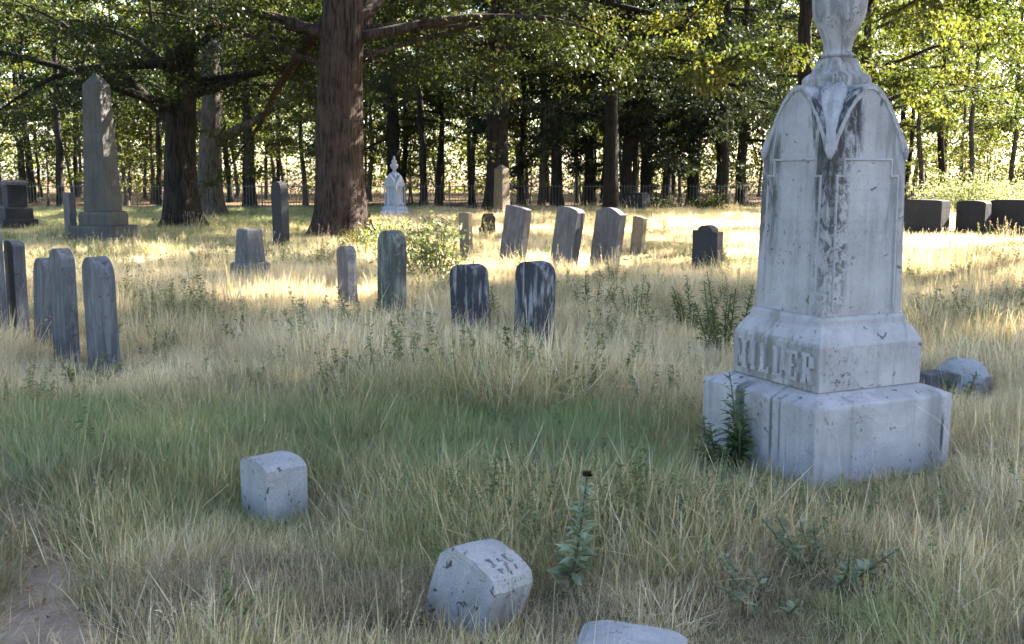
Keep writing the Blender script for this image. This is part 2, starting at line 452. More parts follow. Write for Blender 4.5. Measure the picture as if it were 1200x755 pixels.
def ground_mat():
    M = Mat('thatch_and_soil')
    g = M.n('NewGeometry'); p = g.outputs['Position']
    n1 = M.noise(p, 0.9, 6, 0.6); n2 = M.noise(p, 14, 6, 0.7); n3 = M.noise(p, 70, 4, 0.7)
    near = M.mix(M.ramp(n2, [(0.35, 0), (0.65, 1)]), (0.075, 0.060, 0.035), (0.20, 0.16, 0.09))
    near = M.mix(M.ramp(n1, [(0.42, 0), (0.6, 0.6)]), near, (0.07, 0.085, 0.035))
    wood = M.mix(M.ramp(n3, [(0.4, 0), (0.6, 1)]), (0.045, 0.03, 0.02), (0.13, 0.085, 0.045))
    sep = M.n('SeparateXYZ', Vector=p)
    f = M.n('Clamp', Value=M.math('MULTIPLY', M.math('SUBTRACT', sep.outputs[1], 47.0), 0.2)).outputs[0]
    c = M.mix(f, near, wood)
    return M.surf(M.principled(c, 0.95, M.math('ADD', n2, n3), 0.9, 0.03, 0.1))
M_ground = ground_mat()

def path_mat():
    M = Mat('bare_dirt')
    g = M.n('NewGeometry'); p = g.outputs['Position']
    n1 = M.noise(p, 6, 6, 0.65); n2 = M.noise(p, 45, 5, 0.7); n3 = M.noise(p, 19, 3, 0.5, 1.5)
    c = M.mix(M.ramp(n1, [(0.35, 0), (0.65, 1)]), (0.288, 0.2016, 0.144), (0.3888, 0.288, 0.216))
    c = M.mix(M.ramp(n3, [(0.54, 0), (0.66, 0.35)]), c, (0.16, 0.10, 0.07))
    c = M.mix(M.ramp(n2, [(0.60, 0), (0.68, 0.6)]), c, (0.38, 0.30, 0.22))
    return M.surf(M.principled(c, 0.95, M.math('ADD', n2, M.math('MULTIPLY', n3, 0.5)), 1.0, 0.035, 0.1))
M_path = path_mat()

def plain(name, col, rough=0.6, metal=0.0):
    M = Mat(name); co, raw = M.objco()
    c = M.mix(M.ramp(M.noise(co, 8, 5, 0.6), [(0.4, 0), (0.7, 0.5)]), col, tuple(v * 0.5 for v in col))
    p = M.principled(c, rough); p.inputs['Metallic'].default_value = metal
    return M.surf(p)
M_fence = plain('galvanised_iron', (0.1188, 0.1188, 0.1155), 0.5, 0.2)

# ------------------------------------------------------------------ ground and path
def axis(lo, hi, dense_lo, dense_hi, step, far):
    a = list(np.arange(dense_lo, dense_hi + 1e-6, step))
    b = list(np.geomspace(1, max(2, dense_lo - lo + 1), far) - 1)[1:]
    c = list(np.geomspace(1, max(2, hi - dense_hi + 1), far) - 1)[1:]
    return np.array([dense_lo - v for v in b[::-1]] + a + [dense_hi + v for v in c])
xs = axis(-600, 600, -14, 14, 0.2, 24); ys = axis(-200, 900, 0, 26, 0.2, 24)
X, Y = np.meshgrid(xs, ys, indexing='ij')
V = np.stack([X, Y, gz(X, Y)], -1).reshape(-1, 3)
i, j = np.meshgrid(np.arange(len(xs) - 1), np.arange(len(ys) - 1), indexing='ij')
n_ = len(ys)
Fq = np.stack([i * n_ + j, (i + 1) * n_ + j, (i + 1) * n_ + j + 1, i * n_ + j + 1], -1).reshape(-1, 4)
tag(obj('ground', fast_mesh('ground', V, Fq, M_ground, True)), kind='structure')

def path_centre(y):
    return -1.66 - 0.47 * (y - 3.4) - 0.05 * np.maximum(y - 3.4, 0) ** 2
def path_half(y):
    return 0.17 + 0.02 * np.sin(y * 4.1) + 0.03 * np.sin(y * 9.7 + 1)
py_ = np.arange(0.6, 11, 0.08)
cols = 9
PV, PF = [], []
for y in py_:
    for k in range(cols):
        s = -1 + 2 * k / (cols - 1)
        x = path_centre(y) + s * path_half(y)
        PV.append((x, y, float(gz(x, y)) + 0.006 + 0.012 * (1 - s * s) * 0.3))
for a in range(len(py_) - 1):
    for k in range(cols - 1):
        q = a * cols + k
        PF.append((q, q + 1, q + cols + 1, q + cols))
tag(obj('path', fast_mesh('path', np.array(PV), np.array(PF), M_path, True)), kind='structure')

# ------------------------------------------------------------------ trees
def make_tree(seed, H, r0, first, spread, limbs, leaf, per_twig, up=(5, 40), droop=0.5, subs=6, twigs=4, flat=0.35, sides=14, fork=None, width=0.6, tone=(0.25, 0.75), top=0.95, lean=(0, 0), narrow=1.0, extra=(), sub_bare=0.15, avoid=None):
    rng = np.random.default_rng(seed)
    wood = Soup()
    n = 18
    tz = np.linspace(-0.25, H, n)
    wob = np.cumsum(rng.normal(0, 0.06, (n, 2)), 0) * (H / 16); wob -= wob[1]
    wob[0] = 0
    path = np.stack([wob[:, 0] + lean[0] * np.clip(tz, 0, None), wob[:, 1] + lean[1] * np.clip(tz, 0, None), tz], 1)
    # finer rings near the root flare
    zz = np.concatenate([[-0.25, 0, 0.15, 0.35, 0.7, 1.2, 2.0], np.linspace(3, H, 16)])
    path = np.stack([np.interp(zz, tz, path[:, 0]), np.interp(zz, tz, path[:, 1]), zz], 1)
    rad = r0 * (np.clip(1 - zz / H, 0.0, 1) ** 0.75 * 0.97 + 0.03) * (1 + (0.36 if r0 > 0.6 else 0.5) * np.exp(-np.clip(zz, 0, None) / 0.45))
    ph = rng.uniform(0, 6.28, 3)
    def lob(i_, a):
        z_ = zz[i_]
        fl = np.exp(-np.clip(z_, 0, None) / 0.5)
        return 1 + 0.16 * fl * np.sin(a * 5 + ph[0]) + 0.05 * np.sin(a * 3 + ph[1] + z_ * 0.5) + 0.03 * np.sin(a * 7 + ph[2] - z_ * 0.8)
    wood.tube(path, rad, sides, lob)
    LP, LD, LN, LT = [], [], [], []
    def at(z):
        return np.array([np.interp(z, zz, path[:, 0]), np.interp(z, zz, path[:, 1]), z]), np.interp(z, zz, rad)
    spec = []
    for k in range(limbs):
        t = (k + rng.uniform(0.1, 0.9)) / limbs
        z = first + (H * top - first) * t ** 0.85
        prof = (1 - t) ** 0.6 * 0.9 + 0.12
        if t < 0.12: prof *= 0.9
        spec.append((z, 2.399963 * k + rng.normal(0, 0.35), spread * prof * rng.uniform(0.75, 1.15), R(np.interp(t, [0, 1], up) + rng.normal(0, 7)), None))
    if avoid:
        spec = [q for q in spec if not (q[0] < avoid[2] and math.cos(q[1] - avoid[0]) > math.cos(avoid[1]))]
    for e in extra:
        spec.append(e)
    for z, az, ln, el, rr in spec:
        p0, r_ = at(z)
        rl = rr if rr else min(r_ * 0.55, 0.012 + ln * 0.021)
        m = 8
        P = [p0]
        d = np.array([math.cos(az) * math.cos(el), math.sin(az) * math.cos(el), math.sin(el)])
        for q in range(1, m):
            d = d + rng.normal(0, 0.10, 3) + np.array([0, 0, -0.06 * droop * q / m * 3])
            d /= np.linalg.norm(d)
            P.append(P[-1] + d * ln / (m - 1))
        P = np.array(P)
        wood.tube(P, rl * (1 - np.linspace(0, 0.93, m)), 7 if r0 > 0.3 else 5)
        for sI in range(subs):
            f = sub_bare + (1 - sub_bare) * (sI + rng.uniform(0, 1)) / subs
            b0 = np.array([np.interp(f * (m - 1), np.arange(m), P[:, c_]) for c_ in range(3)])
            iq = min(m - 2, int(f * (m - 1)))
            dd = P[iq + 1] - P[iq]; dd /= np.linalg.norm(dd)
            side = np.cross(dd, [0, 0, 1]); side /= np.linalg.norm(side) + 1e-6
            sg = 1 if (sI % 2) else -1
            sd = dd * rng.uniform(0.3, 0.9) + side * sg * rng.uniform(0.4, 1.0) + np.array([0, 0, rng.normal(0.05, 0.25)])
            sd /= np.linalg.norm(sd)
            sl_ = ln * rng.uniform(0.22, 0.42) * (1.1 - 0.5 * f)
            sl_ = max(sl_, 0.5)
            B = [b0]
            for q in range(3):
                sd = sd + rng.normal(0, 0.12, 3) + np.array([0, 0, -0.10 * droop]); sd /= np.linalg.norm(sd)
                B.append(B[-1] + sd * sl_ / 3)
            B = np.array(B)
            wood.tube(B, np.array([0.30, 0.2, 0.12, 0.05]) * max(rl * (1 - 0.8 * f), 0.02), 4)
            shade = rng.uniform(*tone)
            for tI in range(twigs):
                ft = (tI + rng.uniform(0.2, 1)) / twigs * 3
                c0 = np.array([np.interp(ft, np.arange(4), B[:, c_]) for c_ in range(3)])
                td = sd + rng.normal(0, 0.6, 3) * np.array([1, 1, 0.5]) + np.array([0, 0, -0.15 * droop]); td /= np.linalg.norm(td)
                tl_ = rng.uniform(0.3, 0.75) * (0.6 + spread * 0.06)
                k_ = max(3, int(per_twig * rng.uniform(0.5, 1.4)))
                s_ = rng.uniform(0, 1, k_)
                pt = c0 + td * tl_ * s_[:, None] + rng.normal(0, 1, (k_, 3)) * np.array([0.22, 0.22, 0.22 * flat]) * (0.5 + tl_)
                dr = td + rng.normal(0, 0.8, (k_, 3)); dr[:, 2] -= 0.25
                nn = np.array([0, 0, 1.0]) + rng.normal(0, 0.55, (k_, 3))
                LP.append(pt); LD.append(dr); LN.append(nn)
                LT.append(np.clip(shade + rng.normal(0, 0.12, k_), 0, 1))
    LP, LD, LN, LT = map(np.concatenate, (LP, LD, LN, LT))
    sz = leaf * rng.uniform(0.6, 1.3, len(LP))
    V_, F_ = leaf_arrays(LP, LD, LN, sz, rng, width)
    return wood, (V_, F_, LT.astype(np.float32))

def crown_mesh(name, data, mat):
    V_, F_, T_ = data
    return fast_mesh(name, V_, F_, mat, False, [('tone', 'FACE', 'FLOAT', T_)])

def tree(name, label, loc, rotz, wm, lm, group=None, **kw):
    wood, lv = make_tree(**kw)
    t = thing(name, label, 'tree', loc, (0, 0, rotz), group)
    obj('trunk', wood.mesh('trunk', wm, True), wm, t)
    obj('crown', crown_mesh('crown', lv, lm), lm, t)
    return t

# yard trees inside the graveyard
p = gxd(400, 27.0)
big = tree('old_maple_tree', 'massive reddish brown trunk with sunlit right edge, thickest tree among the graves', (p.x, p.y, 0), 0.0, M_bark, M_leaf,
     seed=11, H=19, r0=0.665, first=4.8, spread=10.0, limbs=32, leaf=0.115, per_twig=95, up=(2, 55), droop=0.9, subs=9, avoid=(R(-80), R(62), 11.0), twigs=4, sides=30,
     extra=((5.2, R(35), 7.0, R(38), 0.20), (5.0, R(160), 7.5, R(30), 0.17), (4.3, R(185), 6.5, R(12), 0.08), (4.9, R(75), 8.0, R(10), 0.13), (4.5, R(8), 7.5, R(10), 0.08), (5.0, R(110), 8, R(14), 0.13), (5.3, R(35), 9, R(12), 0.09)))
p = gxd(214, 31.0)
tree('spreading_oak_tree', 'dark broad trunk with forking limbs, to the right of the tall grey obelisk', (p.x, p.y, 0), 0.0, M_bark_dk, M_leaf,
     seed=23, H=17, r0=0.50, first=3.8, spread=8.0, limbs=24, leaf=0.12, per_twig=64, avoid=(R(-85), R(40), 6.0), up=(8, 55), droop=0.7, subs=7, twigs=4, sides=22,
     extra=((3.0, R(175), 7.5, R(40), 0.19), (3.6, R(190), 8.5, R(24), 0.15), (4.4, R(165), 7.5, R(50), 0.14), (3.9, R(10), 6.5, R(22), 0.13), (5.0, R(-10), 7.0, R(40), 0.13), (3.4, R(-110), 5.5, R(15), 0.10)))
p = gxd(247, 41.0)
tree('grey_oak_tree', 'greyish trunk with a thick limb reaching up right, close behind the dark spreading tree', (p.x, p.y, 0), 0.0, M_bark_gr, M_leaf,
     seed=31, H=16, r0=0.50, first=4.5, spread=7.0, limbs=18, leaf=0.14, per_twig=46, up=(5, 55), droop=0.7, subs=6, twigs=4, sides=18,
     extra=((2.8, R(-5), 6.5, R(36), 0.22), (3.6, R(170), 5.0, R(45), 0.16)))
p = gxd(1010, 45.0)
tree('bright_maple_tree', 'tree behind the large marble monument, sunlit yellow green leaves showing right of its urn', (p.x, p.y, 0), 0.3, M_bark_dk, M_leaf_y,
     seed=41, H=15, r0=0.28, first=4.2, spread=7.5, limbs=20, leaf=0.14, per_twig=52, up=(8, 50), droop=0.8, subs=6, twigs=4, sides=14,
     extra=((4.0, R(5), 8.0, R(20), 0.11),))
p = gxd(946, 31.0)
tree('tall_maple_tree', 'tall slim trunk seen just left of the urn, growing behind the large marble monument', (p.x, p.y, 0), 0.3, M_bark_dk, M_leaf_y,
     seed=43, H=24, r0=0.24, first=7.0, spread=9.0, limbs=30, leaf=0.165, per_twig=95, up=(-5, 50), droop=0.9, subs=7, twigs=4, sides=14,
     extra=((4.6, R(10), 5.5, R(24), 0.07), (5.4, R(190), 4.5, R(10), 0.06)))
p = gxd(716, 39.5)
tree('dark_maple_tree', 'dark upright trunk inside the fence, rising just above the right one of the leaning headstones', (p.x, p.y, 0), 0.3, M_bark_bl, M_leaf_d,
     seed=45, H=20, r0=0.29, first=4.6, spread=8.5, limbs=32, leaf=0.14, per_twig=66, up=(-6, 48), droop=0.9, subs=8, twigs=4, sides=16)
p = gxd(582, 45.0)
tree('thick_woodland_tree', 'thick dark trunk rising directly behind the tan pointed pillar', (p.x, p.y, 0), 0.3, M_bark_dk, M_leaf,
     seed=44, H=19, r0=0.52, first=4.6, spread=9.5, limbs=30, leaf=0.15, per_twig=60, up=(-4, 48), droop=0.9, subs=8, twigs=4, sides=16)

# grove right of the picture that shades the foreground
shade0 = tree('grove_tree', 'tall maple of the grove right of the large marble monument', (13.2, 24.0, 0), 0.6, M_bark_dk, M_leaf_y, 'grove of maples beside the large monument',
     seed=53, H=20, r0=0.34, first=6.0, spread=7.0, limbs=26, leaf=0.15, per_twig=76, up=(5, 55), droop=0.7, subs=6, twigs=4, sides=14)
for x, y, rz, s in ((10.9, 18.0, 5.5, 0.95), (17.0, 19.0, 2.1, 1.0), (13.8, 14.2, 4.0, 1.0), (19.5, 12.8, 5.2, 0.95), (10.2, 9.6, 1.2, 0.9), (16.5, 8.0, 3.0, 1.0), (22.5, 17.5, 0.3, 1.05), (8.6, 13.6, 2.7, 0.95), (11.2, 15.4, 3.6, 0.95), (-12.0, 5.0, 0.2, 0.9), (-14.5, 10.5, 1.0, 0.9), (-17.5, 16.5, 2.2, 1.0), (-22.0, 24.0, 4.4, 1.0)):
    o = dup(shade0, (x, y, 0), (0, 0, rz), (s, s, s))
    if x < 0: o['label'] = 'unseen maple added to block sky light beyond the row of slim headstones'; o['group'] = 'unseen maples added beyond the slim headstones'  # left copies are out of view, added to block sky light from that side

# woodland behind the fence: four kinds of tree, copied
def proto(name, label, wm, lm, group, **kw):
    return tree(name, label, (0, 0, 0), 0, wm, lm, group, **kw)
slim = [dict(seed=61, H=17, r0=0.17, first=4.2, spread=3.6, limbs=18, leaf=0.19, per_twig=24, up=(5, 55), droop=0.8, subs=4, twigs=4, sides=9),
        dict(seed=62, H=18, r0=0.21, first=5.2, spread=4.2, limbs=18, leaf=0.20, per_twig=25, up=(0, 50), droop=0.9, subs=4, twigs=4, sides=9),
        dict(seed=63, H=14, r0=0.13, first=3.2, spread=3.3, limbs=17, leaf=0.18, per_twig=22, up=(0, 50), droop=0.8, subs=4, twigs=4, sides=8)]
thick = dict(seed=71, H=20, r0=0.50, first=4.4, spread=7.0, limbs=26, leaf=0.17, per_twig=46, up=(-8, 40), droop=1.0, subs=5, twigs=4, sides=16)
dusk = dict(seed=72, H=17, r0=0.30, first=3.0, spread=5.0, limbs=30, leaf=0.17, per_twig=44, up=(-14, 35), droop=1.2, subs=5, twigs=4, flat=0.2, sides=12, width=0.4)
sapl = dict(seed=73, H=5.2, r0=0.045, first=0.8, spread=1.7, limbs=14, leaf=0.13, per_twig=17, up=(10, 55), droop=0.5, subs=3, twigs=3, sides=6)
PROTO = {}
def kind_tree(key, loc, rz, sc, label, group):
    spec = {'a': ('woodland_tree', M_bark_dk, M_leaf, slim[0]), 'b': ('woodland_tree', M_bark_dk, M_leaf_y, slim[1]), 'c': ('woodland_tree', M_bark_gr, M_leaf_y, slim[2]),
            't': ('thick_woodland_tree', M_bark_dk, M_leaf, thick), 'd': ('dark_evergreen_tree', M_bark_dk, M_leaf_d, dusk), 's': ('sapling', M_bark_gr, M_leaf_y, sapl)}[key]
    if key not in PROTO:
        o = PROTO[key] = proto(spec[0], label, spec[1], spec[2], group, **spec[3])
        o.location = loc; o.rotation_euler = (0, 0, rz); o.scale = sc
    else:
        o = dup(PROTO[key], loc, (0, 0, rz), sc, label, group)
    o['label'] = label
    if group: o['group'] = group
    elif 'group' in o: del o['group']
    return o

WG = 'woodland trees behind the fence'
named = [  # key, px, distance, rot, scale, label
    ('d', 757, 54.0, 1.1, 1.1, 'dark evergreen at the fence, next right of the upright trunk above the leaning headstones'),
    ('d', 690, 55.0, 2.6, 1.0, 'dark evergreen at the fence, just left of the upright trunk above the leaning headstones'),
    ('d', 812, 52.5, 4.2, 1.05, 'dark evergreen beyond the fence, right above the low dark shouldered headstone'),
    ('d', 868, 55.0, 5.4, 1.0, 'dark evergreen close left of the marble monument, beyond the fence'),
    ('d', 652, 51.5, 0.9, 1.0, 'dark evergreen above the gap between the first and second leaning headstones'),
    ('d', 735, 50.5, 5.0, 1.0, 'dark evergreen above the low dark stone with pale sloping top'),
    ('d', 845, 50.5, 2.2, 1.05, 'dark evergreen just above the low green brush at the fence'),
    ('t', 463, 56.0, 3.3, 0.8, 'dark trunk rising right behind the pale blue ornate monument'),
    ('b', 295, 51.5, 0.7, 1.1, 'straight dark trunk between the greyish limbed trunk and the massive reddish trunk'),
    ('a', 497, 53.0, 1.7, 1.1, 'first slim dark trunk right of the pale blue ornate monument'),
    ('b', 514, 57.0, 2.9, 0.9, 'second slim dark trunk right of the pale blue ornate monument'),
    ('a', 553, 54.0, 4.4, 0.9, 'slim dark trunk just left of the thick trunk behind the tan pillar'),
    ('a', 612, 55.0, 5.5, 0.95, 'slim dark trunk just right of the thick trunk behind the tan pillar'),
    ('c', 634, 52.5, 0.2, 1.2, 'slim trunk behind the pair of leaning grey headstones'),
    ('b', 72, 52.0, 1.4, 0.95, 'slim dark trunk to the left of the tall grey obelisk'),
    ('a', 187, 55.0, 3.6, 1.0, 'slim dark trunk right of the tall grey obelisk, left of the dark forking tree'),
    ('c', 1080, 53.0, 2.2, 1.1, 'slim trunk just right of the marble monument, above the wide dark headstone'),
    ('b', 1103, 56.0, 4.9, 1.0, 'slim trunk rising above the gap between the first two dark right-hand headstones'),
    ('c', 1137, 52.5, 0.9, 1.15, 'slim trunk rising behind the pale sunlit bush on the right'),
    ('c', 1182, 54.5, 3.9, 1.1, 'slim trunk at the right border of the picture, above the last dark headstone'),
]
used = []
for key, px, D, rz, s, lab in named:
    q = gxd(px, D); used.append((q.x, q.y))
    kind_tree(key, (q.x, q.y, 0), rz, (s, s, s), lab, WG)
rng = np.random.default_rng(99)
cnt = 0
for it in range(3000):
    y = rng.uniform(53, 80); x = rng.uniform(-0.58 * y - 10, 0.58 * y + 8)
    if min(math.hypot(x - a, y - b) for a, b in used) < (2.6 if x < 12 else 3.6): continue
    if x > 26 and rng.uniform() < 0.6: continue
    used.append((x, y)); cnt += 1
    k = rng.choice(['a', 'b', 'c', 'c', 'd'] if -2 < x < 13 else ['a', 'b', 'c', 'c'])
    s = rng.uniform(0.75, 1.15)
    kind_tree(str(k), (x, y, 0), rng.uniform(0, 6.28), (s, s, s * rng.uniform(0.9, 1.1)), 'one of the many slim trees standing deep in the woodland beyond the fence', 'deep woodland trees')
    if cnt > 95: break
for it in range(34):
    y = rng.uniform(51.5, 70); x = rng.uniform(-0.56 * y, 0.56 * y)
    s = rng.uniform(0.6, 1.2)
    if 2 < x < 12.5: continue
    kind_tree('s', (x, y, 0), rng.uniform(0, 6.28), (s * 1.2, s * 1.2, s), 'leafy sapling growing under the woodland trees beyond the fence', 'saplings under the woodland trees')

# far sunlit edge of the wood, one mass
def far_mass():
    rng = np.random.default_rng(5)
    cl = 7800
    x = rng.uniform(-75, 85, cl); y = rng.uniform(86, 106, cl)
    top = 21 + 4 * np.sin(x * 0.23) + 3 * np.sin(x * 0.61 + 1)
    z = rng.uniform(0, 1, cl) ** 0.8 * top
    k = 40
    c = np.repeat(np.stack([x, y, z], 1), k, 0)
    P = c + rng.normal(0, 1, c.shape) * np.array([0.9, 0.9, 0.45])
    P[:, 2] = np.abs(P[:, 2])
    D = rng.normal(0, 1, P.shape); Nn = np.array([0, 0, 1.0]) + rng.normal(0, 0.6, P.shape)
    V_, F_ = leaf_arrays(P, D, Nn, rng.uniform(0.22, 0.45, len(P)), rng, 0.65)
    T_ = np.clip(np.repeat(rng.uniform(0.1, 0.9, cl), k) + rng.normal(0, 0.1, len(P)), 0, 1).astype(np.float32)
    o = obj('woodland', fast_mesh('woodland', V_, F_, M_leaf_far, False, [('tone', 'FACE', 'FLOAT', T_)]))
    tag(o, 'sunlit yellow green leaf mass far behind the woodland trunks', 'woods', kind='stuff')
far_mass()

# bushes
def leaf_bush(name, label, cat, loc, sx, sy, h, n, leaf, lm, seed, tone=(0.3, 0.8), group=None, stems=9):
    rng = np.random.default_rng(seed)
    t = thing(name, label, cat, loc, (0, 0, 0), group)
    wd = Soup(); LP, LD, LT = [], [], []
    for k in range(stems):
        a = rng.uniform(0, 6.28); r = math.sqrt(rng.uniform(0, 1))
        tip = np.array([sx * r * math.cos(a), sy * r * math.sin(a), h * (1 - 0.45 * r * r) * rng.uniform(0.75, 1.05)])
        b = tip * np.array([0.35, 0.35, 0]) + np.array([0, 0, -0.05])
        mid = (b + tip) / 2 + rng.normal(0, 0.06, 3) * h
        q = np.linspace(0, 1, 7)[:, None]
        P = (1 - q) ** 2 * b + 2 * q * (1 - q) * mid + q * q * tip
        wd.tube(P, np.linspace(0.012, 0.003, 7) * max(1, h), 4)
        m = n // stems
        f = rng.uniform(0.12, 1, m) ** 0.8
        c = np.stack([np.interp(f * 6, np.arange(7), P[:, i_]) for i_ in range(3)], 1)
        sp = 0.16 * (sx + sy) / 2 + 0.05
        LP.append(c + rng.normal(0, 1, (m, 3)) * np.array([sp, sp, sp * 0.6])); LD.append(rng.normal(0, 1, (m, 3)) + (tip - b) * 0.4 / h)
        LT.append(np.clip(rng.uniform(*tone) + rng.normal(0, 0.14, m), 0, 1))
    P = np.concatenate(LP); P[:, 2] = np.abs(P[:, 2]); D = np.concatenate(LD); T_ = np.concatenate(LT).astype(np.float32)
    V_, F_ = leaf_arrays(P, D, np.array([0, 0, 1.0]) + rng.normal(0, 0.5, P.shape), leaf * rng.uniform(0.6, 1.3, len(P)), rng, 0.5)
    obj('stems', wd.mesh('stems', M_stem), M_stem, t)
    obj('foliage', fast_mesh('foliage', V_, F_, lm, False, [('tone', 'FACE', 'FLOAT', T_)]), lm, t)
    return t
q = gxd(1140, 43); leaf_bush('sunlit_bush', 'pale yellow green sunlit bush behind the dark headstones right of the monument', 'bush', (q.x, q.y, 0), 2.6, 1.2, 1.75, 5200, 0.12, M_leaf_b, 201, (0.6, 1.0), stems=40)
q = gxd(1192, 45); leaf_bush('sunlit_bush', 'small sunlit bush at the picture border behind the last dark headstone', 'bush', (q.x, q.y, 0), 1.6, 1.2, 1.5, 2600, 0.12, M_leaf_b, 202, (0.5, 1.0), stems=26)
q = gxd(770, 46.5); leaf_bush('brush_pile', 'low brownish brush along the fence under the dark evergreens', 'bush', (q.x, q.y, 0), 1.5, 0.7, 0.75, 1700, 0.12, M_leaf_d, 203, (0.4, 1.0), stems=30)
q = gxd(836, 48.0); leaf_bush('brush_pile', 'low green brush at the fence just left of the marble monument', 'bush', (q.x, q.y, 0), 1.2, 0.7, 0.8, 1300, 0.12, M_leaf, 204, (0.4, 1.0), stems=24)
q = gp(503, 338); leaf_bush('leafy_shrub', 'leafy green shrub between the mossy rounded headstone and the thin tan headstone', 'shrub', (q.x, q.y, 0), 0.62, 0.5, 1.05, 1500, 0.075, M_leaf_s, 205, (0.3, 1.0), stems=22)
q = gp(455, 300); leaf_bush('leafy_shrub', 'low leafy shrub behind the mossy rounded headstone', 'shrub', (q.x, q.y, 0), 0.6, 0.5, 0.8, 800, 0.08, M_leaf_s, 206, (0.3, 1.0), stems=18)
q = gp(425, 292); leaf_bush('golden_weed', 'golden yellow weeds at the foot of the massive reddish trunk', 'weed', (q.x, q.y, 0), 0.5, 0.4, 0.6, 500, 0.08, M_leaf_y, 207, (0.8, 1.0), stems=12)

# ------------------------------------------------------------------ fence along the wood
YF = 49.5
fe = thing('iron_fence', 'pale iron picket fence with rails along the edge of the wood', 'fence', (0, YF, 0))
bay = 3.0
for k in range(-12, 13):
    x0 = k * bay
    s_ = Soup()
    s_.tube([(x0, 0, -0.3), (x0, 0, 1.25), (x0, 0, 1.34)], [0.035, 0.035, 0.012], 8)
    obj('post', s_.mesh('post', M_fence), M_fence, fe)
    s_ = Soup()
    for zr in (0.18, 1.12): s_.tube([(x0 + 0.03, 0, zr), (x0 + bay - 0.03, 0, zr)], [0.02, 0.02], 6)
    for r_ in range(1, 20):
        xx = x0 + r_ * bay / 20
        s_.tube([(xx, 0, 0.06), (xx, 0, 1.17), (xx, 0, 1.24)], [0.010, 0.010, 0.002], 4)
    obj('picket_panel', s_.mesh('picket_panel', M_fence), M_fence, fe)

# ------------------------------------------------------------------ the large marble monument
mon = thing('marble_monument', 'large pale marble monument with gabled shaft, raised family name and stone urn', 'monument', (1.776, 5.736, 0), (0, 0, R(25.1)))
obj('plinth', stack('plinth', [(0.955, -0.15), (0.967, 0.41), (0.955, 0.424), (0.74, 0.468), (0.70, 0.470)], M_marble, 0.014, 3), None, mon)
obj('name_block', stack('name_block', [(0.722, 0.4705), (0.7246, 0.708), (0.715, 0.718), (0.628, 0.800), (0.600, 0.806), (0.598, 0.838), (0.572, 0.858), (0.54, 0.859)], M_marble, 0.007, 2), None, mon)

def die_mesh():
    z0, z1, zt = 0.8595, 1.752, 2.085
    wb, wt = 0.5548, 0.5295
    hw = wt / 2
    def A(s):
        s = np.abs(s) / hw
        return z1 + (zt - z1) * (1 - s ** 1.75) ** 0.95 if np.ndim(s) == 0 else z1 + (zt - z1) * (1 - np.minimum(s, 1) ** 1.75) ** 0.95
    n = 45
    g = np.linspace(-hw, hw, n)
    Xg, Yg = np.meshgrid(g, g, indexing='ij')
    Zg = np.maximum(A(Xg), A(Yg))
    bm = bmesh.new()
    tv = [[bm.verts.new((Xg[i_, j_], Yg[i_, j_], Zg[i_, j_])) for j_ in range(n)] for i_ in range(n)]
    for a in range(n - 1):
        for b in range(n - 1):
            bm.faces.new((tv[a][b], tv[a + 1][b], tv[a + 1][b + 1], tv[a][b + 1]))
    k = wb / wt
    def wall(vs):
        prev = None
        lo = []
        for z_f in (1.0, 0.5, 0.0):
            row = []
            for v in vs:
                kk = 1 + (k - 1) * (1 - z_f)
                row.append(bm.verts.new((v.co.x * kk, v.co.y * kk, z0 + (z1 - 0.002 - z0) * z_f)))
            lo.append(row)
        rows = [vs] + lo
        for r1, r2 in zip(rows[:-1], rows[1:]):
            for q_ in range(len(vs) - 1):
                bm.faces.new((r1[q_], r1[q_ + 1], r2[q_ + 1], r2[q_]))
    wall([tv[i_][0] for i_ in range(n)]); wall([tv[i_][n - 1] for i_ in range(n)])
    wall([tv[0][j_] for j_ in range(n)]); wall([tv[n - 1][j_] for j_ in range(n)])
    bmesh.ops.remove_doubles(bm, verts=bm.verts[:], dist=0.0008)
    return bm_mesh('shaft', bm, M_marble)
obj('shaft', die_mesh(), None, mon)

def strip_on_face(pts, wd, depth, closed=False):
    """raised moulding following pts (u,z) on the face plane y=0, outward -y; returns bmesh"""
    bm = bmesh.new()
    n = len(pts)
    P = [Vector((a, b)) for a, b in pts]
    L_, R_ = [], []
    for i_ in range(n):
        d1 = (P[i_] - P[i_ - 1]).normalized() if i_ > 0 else (P[1] - P[0]).normalized()
        d2 = (P[i_ + 1] - P[i_]).normalized() if i_ < n - 1 else d1
        t_ = (d1 + d2).normalized(); nn = Vector((-t_.y, t_.x)); k = wd / 2 / max(0.45, nn.dot(Vector((-d1.y, d1.x))))
        L_.append(P[i_] + nn * k); R_.append(P[i_] - nn * k)
    loft(bm, [[(l.x, 0.003, l.y), (l.x * 0.5 + P[i_].x * 0.5, -depth, l.y * 0.5 + P[i_].y * 0.5), (r.x * 0.5 + P[i_].x * 0.5, -depth, r.y * 0.5 + P[i_].y * 0.5), (r.x, 0.003, r.y)] for i_, (l, r) in enumerate(zip(L_, R_))])
    return bm
hw = 0.265
inc = math.atan((0.5548 - 0.5295) / 2 / 0.8925)
def face_place(me, name, side):
    o = obj(name, me, None, mon)
    m = Matrix.Rotation(R(90) * side, 4, 'Z') @ Matrix.Translation((0, -0.5548 / 2 - 0.0005, 0.8595)) @ Matrix.Rotation(-inc, 4, 'X') @ Matrix.Translation((0, 0, -0.8595))
    o.matrix_local = m
    return o
pan = [(-0.215, 0.885), (-0.212, 1.60), (-0.165, 1.60), (-0.165, 1.688), (0.165, 1.688), (0.165, 1.60), (0.212, 1.60), (0.215, 0.885)]
me_pan = bm_mesh('panel_moulding', strip_on_face(pan, 0.016, 0.007), M_marble)
ar = []
